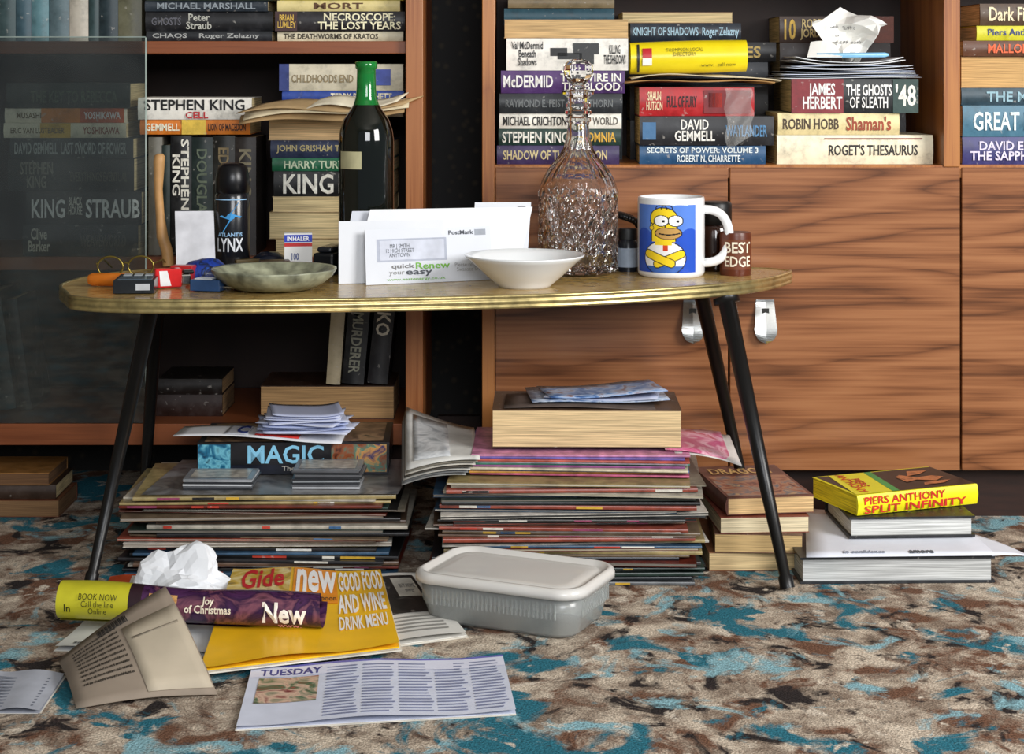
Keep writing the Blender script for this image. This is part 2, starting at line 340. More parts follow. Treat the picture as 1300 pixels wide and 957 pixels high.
pile('stacked_books',D+.012,zs,[
 (985,1183,37,'#efe6c8',[("ROGET'S THESAURUS",.33,.9,.3,.68,'#1f1b18')],{'dy':-.01,'W':.125,'bands':[(.3,.93,.86,.9,'#7a2a20')]}),
 (986,1140,28,'#e2d19b',[('ROBIN HOBB',.04,.5,.25,.75,'#41301f'),("Shaman's",.56,.93,.2,.85,'#9a3f22')],{'dy':-.01}),
 (1003,1163,43,'#121719',[('JAMES\nHERBERT',.09,.40,.12,.88,'#f2efe8'),('THE GHOSTS\nOF SLEATH',.43,.79,.14,.84,'#f2efe8'),("'48",.82,.98,.2,.85,'#e8e6dd')],{'dy':-.01,'bands':[(.0,.41,0,1,'#7d1a22'),(.8,1,0,1,'#24403a')]}),
],W=.12).build()
pile('stacked_books',2.735,zs,[
 (800,975,50,'#17181c',[],{}),(800,975,44,'#221d1a',[]),(790,975,30,'#262a33',[]),(790,985,25,'#1a1a1c',[('TALES',.6,.9,.2,.8,'#b59a52')]),
 (800,940,24,'#14202e',[('KNIGHT OF SHADOWS  Roger Zelazny',.02,.98,.2,.8,'#9fc0d0')]),(790,930,14,'#9a7a50',[],{'rev':1}),
]).build()
pile('stacked_books',2.735,zs,[
 (995,1150,60,'#1b1511',[]),(995,1150,50,'#2a1b12',[]),(990,1130,38,'#30201a',[]),
 (990,1135,34,'#3a2417',[('10',.04,.14,.1,.9,'#d8b048'),('ROBERT\nJORDAN',.18,.45,.1,.9,'#e2c98a')],{'bands':[(.8,1,0,1,'#7c3a22')]}),
]).build()
pile('stacked_books',2.737,zs,[(645,790,60,'#1b2a32',[]),(645,790,50,'#20202a',[]),(645,785,60,'#302018',[]),(640,780,22,'#1d4b5a',[]),(645,780,14,'#8a7a5a',[])]).build()
pile('stacked_books',D,zs,[
 (1221,1380,35,'#34346e',[('DAVID EDDINGS\nTHE SAPPHIRE ROSE',.06,.9,.15,.85,'#d8d2e8')]),
 (1221,1385,40,'#3f6f86',[('GREAT ROADS',.08,.85,.2,.8,'#d9e6e8')]),
 (1221,1380,22,'#2e4450',[('THE MOON',.2,.8,.2,.8,'#8fb3c0')]),
 (1221,1375,40,'#b88e58',[],{'rev':1,'pg':PG('#c09a66')}),
 (1222,1380,20,'#5a3520',[('MALLOREON',.2,.7,.2,.8,'#e06030')],{'bands':[(.5,1,0,1,'#2f4a8a')]}),
 (1240,1380,19,'#c8c322',[('Piers Anthony',.1,.6,.2,.8,'#20306a')]),
 (1244,1385,28,'#4a3420',[('Dark Fire',.08,.5,.2,.85,'#e8d8b0')]),
]).build()

# brown envelope, rolled catalogue, polythene sleeve, papers
zE=zs+98*D/F+.003
o=O('brown_envelope'); br=M('#a9824f',.8,.12,20)
def env(u,v):
    x=X(792,D)+u*.215; return (x,2.585+v*.11,zE+.002+.004*math.sin(u*3.1)+.002*math.sin(u*9+v*4))
o.sheet(env,18,6,br)
o.sheet(lambda u,v:(env(u,v)[0]+.01,env(u,v)[1]+.004,env(u,v)[2]+.006+.003*math.sin(5*u)),16,6,M('#d3c6a8',.8)); o.build(solid=.0012)
o=O('rolled_catalogue'); yc=M('#ecd61c',.3,.1,20); rr=.0235
c0=Vector((X(801,D),2.625,zE+.014+rr))
def roll(u,v):
    a=v*2*math.pi*1.6+.5; r=rr*(1-.12*v)*(1+.05*math.sin(u*3)); return (c0.x+u*.168,c0.y+r*math.cos(a),c0.z+r*math.sin(a)+u*.004)
o.sheet(roll,8,80,yc)
def rf(u,v,q=.0012):
    a=math.pi+(.5-v)*1.9; r=rr*(1+.05*math.sin(u*3))+q; return (c0.x+u*.168,c0.y+r*math.cos(a),c0.z+r*math.sin(a)+u*.004)
Z0=Vector((0,0,0))
o.frect(rf,.10,.18,.52,.82,M('#b5202a',.4),Z0); o.frect(rf,.10,.18,.28,.5,M('#f2f0e8',.4),Z0); o.frect(rf,.055,.075,0,1,M('#2b2b2b',.4),Z0)
o.ftext('THOMPSON LOCAL\nDIRECTORY',rf,.3,.62,.55,.8,M('#6a6412',.5),Z0,.0); o.ftext('www.  call now',rf,.6,.9,.2,.32,M('#6a6412',.5),Z0,.0); o.build()
o=O('polythene_sleeve'); pol=bpy.data.materials.new('clear_polythene'); pol.use_nodes=True; nt=pol.node_tree; nt.nodes.clear()
oo=nt.nodes.new('ShaderNodeOutputMaterial');t=nt.nodes.new('ShaderNodeBsdfTransparent');g=nt.nodes.new('ShaderNodeBsdfPrincipled');mxn=nt.nodes.new('ShaderNodeMixShader')
g.inputs['Base Color'].default_value=(.85,.85,.82,1);g.inputs['Roughness'].default_value=.12
nn=nt.nodes.new('ShaderNodeTexNoise');nn.inputs['Scale'].default_value=90;nn.inputs['Distortion'].default_value=2;mr=nt.nodes.new('ShaderNodeMapRange');mr.inputs[1].default_value=.4;mr.inputs[2].default_value=.7;mr.inputs[3].default_value=.04;mr.inputs[4].default_value=.45
nt.links.new(nn.outputs['Fac'],mr.inputs[0]);nt.links.new(mr.outputs[0],mxn.inputs[0]);nt.links.new(t.outputs[0],mxn.inputs[1]);nt.links.new(g.outputs[0],mxn.inputs[2]);nt.links.new(mxn.outputs[0],oo.inputs[0])
def sl(u,v):
    d=2.578; return (X(926+u*34-v*4-(1-v)*6,d)+.002*math.sin(v*14),d+.004*math.sin(u*7+v*9)-.004,Z(112+v*78*(1-.25*u),d))
o.sheet(sl,10,24,pol); o.build()
wp1=M('#eceff2',.7,.04,12)
def papers(name,cx0,cy0,z0,w,dp,n,mats,yaw=5,curl=.006,gap=.0022):
    o=O(name)
    for i in range(n):
        a=random.uniform(-yaw,yaw); ox=random.uniform(-.006,.004); s1=random.random()*6
        m=random.choice(mats)
        def f(u,v,i=i,a=a,ox=ox,s1=s1):
            x=(u-.5)*w*(1-.03*i); y=(v-.5)*dp; ca,sa=math.cos(math.radians(a)),math.sin(math.radians(a))
            z=z0+.001+i*gap+curl*(abs(u-.5)*2)**3*(.5+.5*math.sin(s1))*(i/max(1,n))+gap*.35*math.sin(u*5+s1)
            return (cx0+ox+x*ca-y*sa,cy0+x*sa+y*ca,z)
        o.sheet(f,14,6,m)
    return o
zP=zs+108*(D+.012)/F
papers('loose_papers',.488,2.668,zP,.205,.115,9,[wp1,M('#dfe3ea',.7),M('#f5f5f3',.7),M('#c9d4ea',.7)],3,.008,.0028).build(solid=.0008)
o=O('ballpoint_pen'); zq=zP+.0335
o.tube([(X(1040,2.6),2.622,zq),(X(1128,2.6),2.628,zq+.001),(X(1133,2.6),2.629,zq+.001)],[.0036,.0036,.002],M('#7fb6d8',.25)); o.build()
o=O('crumpled_receipt')
def rc(u,v):
    w=.05+.06*v
    nz=lambda k,s: s*noise.noise(Vector((u*3.3+k,v*3.3,k)))
    return (X(1070,2.64)+(u-.5)*w+nz(1,.012)+.012*v,2.645+nz(4,.03)+.02*math.sin(u*4)*v,zP+.031+.072*v*(1-.5*abs(u-.4))+nz(9,.014)*v)
o.sheet(rc,8,7,M('#f4f3ee',.8,.04),smooth=False)
def rc2(u,v):
    p=rc(1-u,v); return (p[0]*.6+.4*X(1090,2.64)+.012*u,p[1]+.022,p[2]+.006*u-.010)
o.sheet(rc2,8,7,M('#e6e5e0',.8,.04),smooth=False)
o.sheet(lambda u,v:(X(1024,2.62)+.05*u+.01*v,2.615+.03*v,zP+.031+.012*math.sin(u*2.5)*v+.022*v*(1-u)),6,4,M('#f1f0ea',.8,.04),smooth=False)
for k,sx in enumerate((.018,.034,.05)):
    o.ftext('total 12.99 cash',lambda a,b_:rc(.25+.5*a,.3+.16*k+.05*b_),0,1,0,1,M('#8a8a8a',.7),Vector((0,-.001,.0004)),0)
o.build(solid=.0006)

# ------------------------------------------------------------------ books: left bookcase
pile('stacked_books',D,sh2,[
 (30,176,40,'#121214',[('Clive\nBarker',.05,.24,.15,.9,'#c9c3b4'),('WEAVEWORLD',.5,.9,.3,.7,'#545046')]),
 (34,180,42,'#0e0e10',[('KING',.05,.34,.2,.78,'#f2f0ea'),('STRAUB',.52,.99,.2,.78,'#f2f0ea'),('BLACK\nHOUSE',.37,.49,.3,.85,'#d8d4c8')]),
 (10,170,42,'#1a1d1c',[('STEPHEN\nKING',.1,.36,.1,.9,'#8a8878'),('EVERYTHINGS EVENTUAL',.5,.95,.3,.6,'#5d5b4c')]),
 (14,170,26,'#343a3e',[('DAVID GEMMELL  LAST SWORD OF POWER',.04,.95,.2,.8,'#aab0ae')]),
 (5,160,19,'#e6dfc6',[('ERIC VAN LUSTBADER',.06,.5,.3,.7,'#6a5a3a'),('YOSHIKAWA',.65,.95,.25,.75,'#8a3a20')],{'bands':[(.3,.55,0,1,'#d8ae3a')]}),
 (5,160,19,'#e9e1cc',[('MUSASHI',.1,.3,.3,.7,'#6a5a3a'),('YOSHIKAWA',.65,.95,.25,.75,'#ffffff')],{'bands':[(.3,.62,0,1,'#d8842a'),(.62,.98,0,1,'#c45a2a')]}),
 (8,165,32,'#2e3430',[('THE KEY TO REBECCA',.2,.9,.2,.7,'#54604f')]),
]).build()
row('upright_books',2.605,sh2,[
 (188,206,150,'#6d6a60',[]),(206,216,140,'#26322e',[]),(216,243,152,'#101012',[('STEPHEN\nKING',.03,.62,.1,.9,'#e9e4d6'),('TOMMYKNOCKERS',.66,.96,.3,.7,'#c03028')]),
 (243,270,150,'#1b2a28',[('DOUGLAS',.1,.7,.25,.75,'#5f6a58')]),(270,298,152,'#20201c',[('EDDINGS',.1,.6,.25,.75,'#7a6a4a')]),(298,325,150,'#2a2320',[('KING',.1,.5,.2,.8,'#887f66')]),
]).build()
pile('stacked_books',2.604,sh2+153*2.605/F+.001,[
 (178,318,19,'#d87a24',[('GEMMELL',.05,.36,.25,.75,'#f7edd0'),('LION OF MACEDON',.62,.96,.25,.75,'#3a1d10')],{'bands':[(.38,.6,0,1,'#e6c14a')]}),
 (176,320,28,'#ece8de',[('STEPHEN KING',.06,.94,.42,.92,'#141414'),('CELL',.42,.62,.05,.36,'#b8242a')]),
]).build()
pile('stacked_books',D,sh2,[
 (350,500,22,'#c7ab78',[],{'rev':1}),
 (342,430,34,'#a98f62',[],{'rev':1}),
 (346,500,20,'#cbb68a',[],{'rev':1}),
 (348,500,32,'#131416',[('KING',.08,.5,.1,.9,'#efe9dc'),('THE STAND',.56,.95,.3,.7,'#b9a060')]),
 (346,500,17,'#1f6a48',[('HARRY TURTLEDOVE',.1,.9,.2,.8,'#c9d8b8')]),
 (344,500,22,'#28324e',[('JOHN GRISHAM THE BROKER',.05,.9,.25,.75,'#b5a878')]),
 (341,440,30,'#c9a978',[],{'rev':1,'pg':PG('#cfae80')}),
 (352,512,18,'#b4a58c',[('SCIENCE FICTION',.2,.9,.3,.7,'#6a5a4a')]),
 (358,513,15,'#2b4aa0',[('TERRY PRATCHETT',.4,.9,.2,.8,'#e8e0c8')]),
 (355,512,34,'#cfc6ae',[('CHILDHOODS END',.1,.6,.3,.6,'#8a7a5a')],{'bands':[(.0,.08,0,1,'#2b3a7a'),(.66,.9,.2,.8,'#3a4a9a')]}),
]).build()
o=O('folded_brown_paper')
def bp_(u,v): return (X(306,2.56)+u*.232,2.538+v*.022,Z(158-u*8,2.56)+.012*v+.004*math.sin(u*7)+.006*u)
o.sheet(bp_,14,4,M('#a88a60',.8,.15)); o.sheet(lambda u,v:(bp_(u,v)[0]+.006,bp_(u,v)[1]+.002,bp_(u,v)[2]+.006+.004*math.sin(3*u)),14,4,M('#d9cbaa',.8,.15))
o.sheet(lambda u,v:(bp_(u,v)[0]+.03*v-.004,bp_(u,v)[1]+.002,bp_(u,v)[2]+.013+.003*math.sin(4*u+1)),14,4,M('#b79a70',.8,.15))
o.sheet(lambda u,v:(bp_(u,v)[0]+.09+.015*v-u*.1,bp_(u,v)[1]+.003,bp_(u,v)[2]+.018+.003*math.sin(4*u+1)),14,4,M('#e2d8c0',.8,.15)); o.build(solid=.0012)
pile('stacked_books',D,sh1,[
 (186,346,13,'#1d2025',[('CHAOS    Roger Zelazny',.05,.9,.2,.8,'#a8aaa8')]),
 (184,346,25,'#0f0f14',[('Peter\nStraub',.32,.52,.1,.9,'#b6b6ac'),('GHOSTS',.05,.28,.3,.7,'#5a5a62')]),
 (184,340,14,'#202a34',[('MICHAEL MARSHALL',.1,.9,.2,.8,'#8a939a')]),(186,345,24,'#3a4a3a',[]),(186,345,30,'#222222',[]),
]).build()
pile('stacked_books',D,sh1,[
 (352,512,13,'#dcd2b4',[('THE DEATHWORMS OF KRATOS',.05,.8,.22,.78,'#3a3020')]),
 (350,514,25,'#181318',[('BRIAN\nLUMLEY',.02,.16,.15,.85,'#d6b04a'),('NECROSCOPE:\nTHE LOST YEARS',.33,.97,.08,.92,'#f0e4c0')],{'bands':[(0,.17,0,1,'#3a1a1a')]}),
 (352,508,14,'#d9c88a',[('MORT',.3,.7,.2,.8,'#5a3a20')]),(355,512,26,'#c8b43a',[]),(355,512,26,'#444444',[]),
]).build()
row('upright_books',2.62,sh1,[(-60,-30,150,'#2a3f4a',[]),(-30,-6,160,'#484038',[]),(-6,20,150,'#33484a',[]),(20,40,150,'#3a5560',[]),(40,62,160,'#5a8088',[]),(62,88,150,'#566a70',[]),(88,112,165,'#b9b2a4',[]),(112,126,150,'#33484a',[]),(126,150,155,'#24343a',[]),(150,180,150,'#6b6a54',[])]).build()
row('upright_books',2.66,sh3,[(-60,-35,150,'#24282a',[]),(-34,-8,150,'#20343a',[],{'tilt':-9}),(-4,20,150,'#2f3a3c',[],{'tilt':-8}),(26,40,142,'#1d2224',[],{'tilt':-8})]).build()
pile('stacked_books',2.60,sh3,[(330,500,42,'#3a2418',[],{'rev':1,'pg':PG('#a8855a'),'W':.12})]).build()
pile('stacked_books',2.62,sh3,[(196,282,28,'#2a1712',[],{'pg':PG('#7a6040')}),(200,282,20,'#1a1412',[],{'pg':PG('#7a6040')})]).build()
row('upright_books',2.605,sh3+43*2.6/F,[(414,432,140,'#b7a98a',[],{'tilt':4}),(434,462,138,'#141416',[('THE MURDERER',.1,.9,.25,.75,'#8a8a7a')],{'tilt':5}),(466,492,136,'#171518',[('KOKO',.1,.55,.15,.85,'#cfc8b6')],{'tilt':6})]).build()
pile('stacked_books',2.60,0.0005,[(-40,75,22,'#6a3a22',[],{'rev':1,'pg':PG('#7a5c3e')}),(-30,70,18,'#3a2a20',[]),(-40,62,16,'#a0703a',[],{'rev':1,'pg':PG('#6a4c32')})]).build()

# ------------------------------------------------------------------ coffee table
ZT=.364; dh=H-ZT
def TP(px,py): d=dh*F/(py-85.0); return (X(px,d),d)
ctrl=[TP(84,371),TP(100,377.5),TP(180,381),TP(350,380.5),TP(570,377),TP(750,371.5),TP(900,362),TP(970,354),TP(1003,345),(.379,2.515),(.352,2.540),(.28,2.546),(.0,2.548),(-.3,2.545),(-.47,2.53),(-.555,2.47),(-.585,2.36)]
def catmull(P_,k=8):
    out=[]; n=len(P_)
    for i in range(n):
        p0,p1,p2,p3=[Vector(P_[(i+j-1)%n]) for j in range(4)]
        for t_ in range(k):
            t=t_/k; out.append(.5*((2*p1)+(p2-p0)*t+(2*p0-5*p1+4*p2-p3)*t*t+(3*p1-p0-3*p2+p3)*t**3))
    return out
ol=catmull(ctrl)
def off(pts,dist):
    n=len(pts); r=[]
    for i in range(n):
        t=(pts[(i+1)%n]-pts[i-1]).normalized(); nrm=Vector((t.y,-t.x)); r.append(pts[i]+nrm*dist)
    return r
et=bpy.data.objects.new('coffee_table',None); bpy.context.scene.collection.objects.link(et)
o=O('table_top'); o.prism(off(ol,-.002),ZT-.016,ZT,TOPM); part(o,et)
o=O('edge_trim')
prf=[(-.003,.0),(-.002,.0012),(.0,.0012),(.0015,-.0002),(.0015,-.002),(.0003,-.003),(.0003,-.0045),(.0018,-.006),(.0018,-.009),(.0003,-.0105),(.0003,-.012),(.0015,-.013),(.0012,-.0155),(-.002,-.0165)]
o.loft([[(p.x,p.y,ZT+z) for p in off(ol,q)] for q,z in prf],BRASS,None,False,False); part(o,et)
for nm,a,b_,r0,r1 in (('leg_front_left',(-.455,2.290),(-.524,2.251),.0105,.0065),('leg_front_right',(.277,2.345),(.340,2.235),.0115,.007),
                    ('leg_rear_right',(.2535,2.44),(.335,2.515),.0105,.0065),('leg_rear_left',(-.478,2.45),(-.517,2.53),.0105,.0065)):
    o=O(nm); A=Vector((a[0],a[1],ZT-.0165)); B_=Vector((b_[0],b_[1],.003))
    o.tube([A,A+(B_-A)*.02,A+(B_-A)*.021,A+(B_-A)*.955,A+(B_-A)*.96,B_],[r0*1.5,r0*1.5,r0,r1,r1*1.3,r1*1.3],BLACKM,20); part(o,et)

# ------------------------------------------------------------------ table-top things
d=2.468; s=d/F; c=(X(465,d),d,ZT)
DK=M('#0a0f0b',.06,.1,10,name='dark_bottle_glass',coat=.5); GN=M('#1f9440',.06,.2,30,trans=.45,name='green_bottle_glass',coat=.4)
q0=85+dh*F/d
pf=[(0,q0),(30,q0),(34,q0-3),(35,q0-13),(35,280),(35,200),(35,178),(33.5,166),(29,152),(21,140),(16.5,133)]
o=O('wine_bottle'); o.lathe([(max(r,.01)*s,(q0-y)*s) for r,y in pf],DK,c,cap0=False,cap1=False)
o.lathe([(r*s,(q0-y)*s) for r,y in [(16.5,133),(13.5,124),(12.4,112),(12,96),(12,88),(14,86),(14,79),(12.5,78),(9,78),(9,90)]],GN,c,cap0=False,cap1=True)
def lab(u,v): a=math.radians(-150+u*55); return (c[0]+(35.4*s)*math.cos(a),c[1]+35.4*s*math.sin(a),ZT+(q0-(213-v*22))*s)
o.sheet(lab,12,3,M('#b9b48e',.6))
o.build()
# decanter
d=2.475; s=d/F; c=(X(734,d),d,ZT); CL=glassmat('crystal_glass','#ffffff',0,1.5)
o=O('glass_decanter')
def g(y): return (347-y)*s
outer=[(44,347),(49,344)]+[(51,340-3*i) for i in range(0,33)]+[(49,238),(46,229),(41,219),(34,209),(26,200),(19.5,190),(16,178),(14,165),(13,157),(16.5,154),(16.5,150),(13.5,148),(17,145),(17,141),(13.5,139),(16,136),(16,132),(13,129),(14,124),(20,120),(20.5,116),(16,114)]
inner=[(9,116),(9,150),(9,175),(13,192),(21,204),(30,215),(38,226),(43,238),(46,250),(46,320),(42,334),(20,338),(.5,338)]
def cut(th,z):
    y=347-z/s
    if 243<y<341:
        a=th*9/math.pi; b_=(y-243)/98*3.5
        u=abs(((a+b_)%1)-.5)*2; v=abs(((a-b_)%1)-.5)*2
        return -.0030*(1-min(1,min(u,v)*2.6))
    if 185<y<238: return -.0015*(abs(math.sin(th*9)))
    return 0
seg=144; n1=len(outer); rings=[]
for k,(r,y) in enumerate(outer+inner):
    rings.append([(c[0]+(r*s+(cut(2*math.pi*i/seg,g(y)) if k<n1 else 0))*math.cos(2*math.pi*i/seg),c[1]+(r*s+(cut(2*math.pi*i/seg,g(y)) if k<n1 else 0))*math.sin(2*math.pi*i/seg),ZT+.0005+g(y)) for i in range(seg)])
o.loft(rings,CL,None,True,True,smooth=False)
st=[(7,125),(8,113),(11,111),(8,108),(13,103),(18,97),(20,91),(19,83),(14,78),(8,75)]
rings=[[(c[0]+r*s*.98*math.cos(2*math.pi*i/12),c[1]+r*s*.98*math.sin(2*math.pi*i/12),ZT+g(y)) for i in range(12)] for r,y in st]
o.loft(rings,CL,None,True,True,smooth=False)
o.build()
# character mug
d=2.455; s=d/F; c=Vector((X(852,d),d,ZT)); rm=42.5*s; hm=100*s; WC=M('#eef0f2',.12,.03,10,coat=.4,name='mug_ceramic')
o=O('coffee_mug')
o.lathe([(rm*.9,0),(rm*.97,.002),(rm,.006),(rm,hm-.003),(rm-.001,hm),(rm-.003,hm),(rm-.004,hm-.004),(rm-.004,.008),(.001,.006)],WC,c)
hp=[]
for i in range(21):
    a=math.radians(100-200*i/20); hp.append((c.x+rm-.003+.036*max(0,math.cos(a))**.7,c.y-.004,c.z+hm*.5+.036*math.sin(a)))
o.tube(hp,[.0062]*21,WC,14)
BLU=M('#2b55c4',.2,.04);YEL=M('#f6d52a',.2,.03);INK=M('#141414',.3,.03);EYE=M('#ffffff',.2,.02);BRD=M('#c39a5a',.2,.03);SHR=M('#f4f4f4',.2,.02);SKY=M('#5b86dd',.2,.04);PANTS=M('#3f69b8',.3);TNG=M('#d84a2a',.3)
def el(x,y,cx_,cy_,rx,ry): return ((x-cx_)/rx)**2+((y-cy_)/ry)**2
def art(x,y):
    if x<.03 or x>.97 or y<.04 or y>.97: return WC
    for (ex,ey) in ((.46,.755),(.66,.755)):
        q=el(x,y,ex,ey,.105,.075)
        if el(x,y,ex+.03,ey-.005,.022,.018)<1: return INK
        if q<.86: return EYE
        if q<1.16: return INK
    q=el(x,y,.60,.685,.085,.038)
    if q<.85: return YEL
    if q<1.15: return INK
    if abs(y-(.565+.10*(x-.56)**2*8))<.009 and abs(x-.57)<.15: return INK
    q=el(x,y,.56,.585,.19,.085)
    if q<.9: return BRD
    if q<1.08: return INK
    for hx in (.46,.54):
        qq=el(x,y,hx,.925,.075,.045)
        if .80<qq<1.25 and y>.915: return INK
    zx=abs(x-.335); zy=.70+.05*abs(((x-.29)*22)%2-1)
    if zx<.05 and abs(y-zy)<.010: return INK
    q=el(x,y,.315,.655,.035,.032)
    if q<.7: return YEL
    if q<1.2: return INK
    hw=.185 if y>.66 else .165
    inn=abs(x-.49)<hw and .42<y<.80 or el(x,y,.49,.80,.185,.13)<1
    ed=abs(x-.49)<hw+.014 and .42<y<.80 or el(x,y,.49,.80,.20,.142)<1
    if inn and not(y<.47 and abs(x-.49)>.12): return YEL
    if ed and y>.47: return INK
    for (ax,ay,bx,by,w) in ((.26,.30,.60,.17,.05),(.74,.30,.40,.16,.05)):
        t=max(0,min(1,((x-ax)*(bx-ax)+(y-ay)*(by-ay))/((bx-ax)**2+(by-ay)**2))); dd=math.hypot(x-ax-t*(bx-ax),y-ay-t*(by-ay))
        if dd<w: return YEL
        if dd<w+.012: return INK
    q=el(x,y,.5,.24,.31,.24)
    if q<1 and y>.34 and abs(x-.52)<.035: return TNG
    if q<.93: return SHR if y>.13 else PANTS
    if q<1.03: return INK
    return BLU if (y<.55+.1*math.sin(9*x)) else SKY
nx,ny=130,150; vs=[];fs={}
for j in range(ny+1):
    for i in range(nx+1):
        a=math.radians(-168+i/nx*122); vs.append((c.x+(rm+.0003)*math.cos(a),c.y+(rm+.0003)*math.sin(a),c.z+.004+(hm-.010)*j/ny))
for j in range(ny):
    for i in range(nx):
        m=art((i+.5)/nx,(j+.5)/ny)
        if m is WC: continue
        k=j*(nx+1)+i; fs.setdefault(m,[]).append((k,k+1,k+nx+2,k+nx+1))
for m,f in fs.items(): o.add(vs,f,m,None,True)
o.build()
# coffee jar + brown tin
d=2.515; s=d/F; c=(X(908,d),d,ZT); o=O('coffee_jar')
o.lathe([(20*s,0),(21*s,.004),(21*s,50*s),(19*s,56*s),(18*s,58*s)],M('#2a140a',.1,.2,coat=.5),c); o.lathe([(18*s,58*s),(21*s,59*s),(21*s,84*s),(19*s,87*s)],M('#111111',.4),c); o.build()
o=O('instant_drink_tin'); s=2.46/F; rt=20*s; c=Vector((X(934,2.46),2.462,ZT))
o.lathe([(rt*.97,0),(rt,.003),(rt,50*s),(rt*.95,54*s)],M('#5a2a18',.35,.15),c)
def tl(u,v): a=math.radians(-150+u*120); return (c.x+(rt+.0004)*math.cos(a),c.y+(rt+.0004)*math.sin(a),c.z+(8+v*38)*s)
o.sheet(tl,12,2,M('#6d3a22',.4)); Y0=Vector((0,-.0006,0))
o.ftext('BEST',tl,.1,.95,.55,.92,M('#f2e6cf',.4),Y0); o.ftext('EDGE',tl,.1,.95,.1,.45,M('#f2e6cf',.4),Y0); o.build()
px,w,h=797,14,48
d=2.505; s=d/F; c=(X(px,d),d,ZT); o=O('pill_bottle')
o.lathe([(w*s,0),(w*s,.002),(w*s,h*s*.75),(w*s*.75,h*s*.85)],M('#1c1f26',.2),c,24); o.lathe([(w*s*.85,h*s*.85),(w*s*.85,h*s*1.1),(w*s*.8,h*s*1.13)],M('#101214',.5),c,24)
def pl_(u,v): a=math.radians(-150+u*120); return (c[0]+(w*s+.0004)*math.cos(a),c[1]+(w*s+.0004)*math.sin(a),c[2]+(6+v*h*.5)*s)
o.sheet(pl_,10,2,M('#9aa7b8',.5)); o.build()
o=O('beaded_bracelet')
for i in range(22):
    a=i/22*2*math.pi; q=(X(797,2.505)+.014*math.cos(a),2.505+.012*math.sin(a),ZT+.064+.014*abs(math.sin(a*.5))); r=.005
    o.lathe([(r*math.sin(math.pi*k/6)+1e-5,q[2]-ZT-r*math.cos(math.pi*k/6)) for k in range(7)],M('#0d0d10',.1),(q[0],q[1],ZT),10)
o.build()
# white bowl
d=2.328; s=d/F; c=(X(666,d),d,ZT); o=O('white_bowl')
o.lathe([(30*s,0),(33*s,0),(35*s,.003),(46*s,12*s),(60*s,25*s),(70*s,34*s),(76*s,39*s),(76.5*s,40.5*s),(75*s,41*s),(68*s,36*s),(57*s,27*s),(44*s,15*s),(25*s,6*s),(.5*s,5*s)],M('#e9ecee',.12,.03,10,coat=.5,name='bowl_ceramic'),c,72); o.build()
d=2.300; s=d/F; c=(X(348,d),d,ZT); o=O('stone_ashtray')
o.lathe([(28*s,0),(50*s,2*s),(64*s,9*s),(74*s,17*s),(79*s,25*s),(79*s,27*s),(75*s,26*s),(66*s,19*s),(50*s,12*s),(25*s,8*s),(.5*s,7*s)],M('#8f927c',.35,.6,45,name='mottled_soapstone',bump=.3),c,64); o.build()
# envelopes leaning against the bottle
def plate(o,a,b_,d_,m,th=.0012):
    a,b_,d_=[Vector(q) for q in (a,b_,d_)]; c_=b_+d_-a; n=(b_-a).cross(d_-a).normalized()*th
    vs=[a,b_,c_,d_,a-n,b_-n,c_-n,d_-n]; o.add(vs,[(0,1,2,3),(7,6,5,4),(0,4,5,1),(1,5,6,2),(2,6,7,3),(3,7,4,0)],m)
    return frame(a,b_,d_)
EW=M('#dfe2e8',.75,.04,12); EW2=M('#d2d6e0',.75,.04,12); TXT=M('#4a4f58',.6)
def tz(px,d): return Vector((X(px,d),d,ZT+.0005))
o=O('opened_letters')
plate(o,tz(430,2.376),tz(600,2.405),P(447,268,2.412),EW2)
plate(o,tz(445,2.366),tz(655,2.414),P(470,266,2.405),M('#e6e8ec',.75,.04,12))
fr=plate(o,tz(596,2.424),tz(668,2.430),P(603,257,2.448),EW)
o.text('S',fr,.74,.92,.84,.95,TXT); o.rect(fr,.70,.96,.70,.76,M('#c9cdd6',.6))
fr=plate(o,tz(430,2.352),tz(565,2.380),P(430,281,2.38),EW)
fr=plate(o,tz(465,2.338),tz(626,2.398),P(463,292,2.368),M('#d8dce4',.7,.03,12))
o.rect(fr,.09,.64,.40,.82,M('#aab0c0',.3)); o.rect(fr,.11,.62,.43,.79,M('#c5cad8',.3),z=.0006)
o.text('MR J SMITH\n12 HIGH STREET\nANYTOWN',fr,.16,.38,.48,.72,TXT,z=.0009,bold=0)
o.text('quick',fr,.2,.38,.25,.36,M('#777777',.6)); o.text('Renew',fr,.39,.66,.25,.37,M('#6fae3a',.6)); o.text('your',fr,.18,.30,.14,.22,M('#888888',.6),bold=0); o.text('easy',fr,.31,.52,.12,.23,TXT); o.text('www.eastenergy.co.uk',fr,.16,.62,.04,.10,M('#6fae3a',.6),bold=.01)
o.text('PostMark',fr,.66,.86,.86,.94,TXT); o.rect(fr,.87,.96,.84,.95,M('#9aa0aa',.6))
o.text('Please return to\nSwansea SA99',fr,.7,.95,.18,.34,M('#999999',.6),bold=0)
o.build()
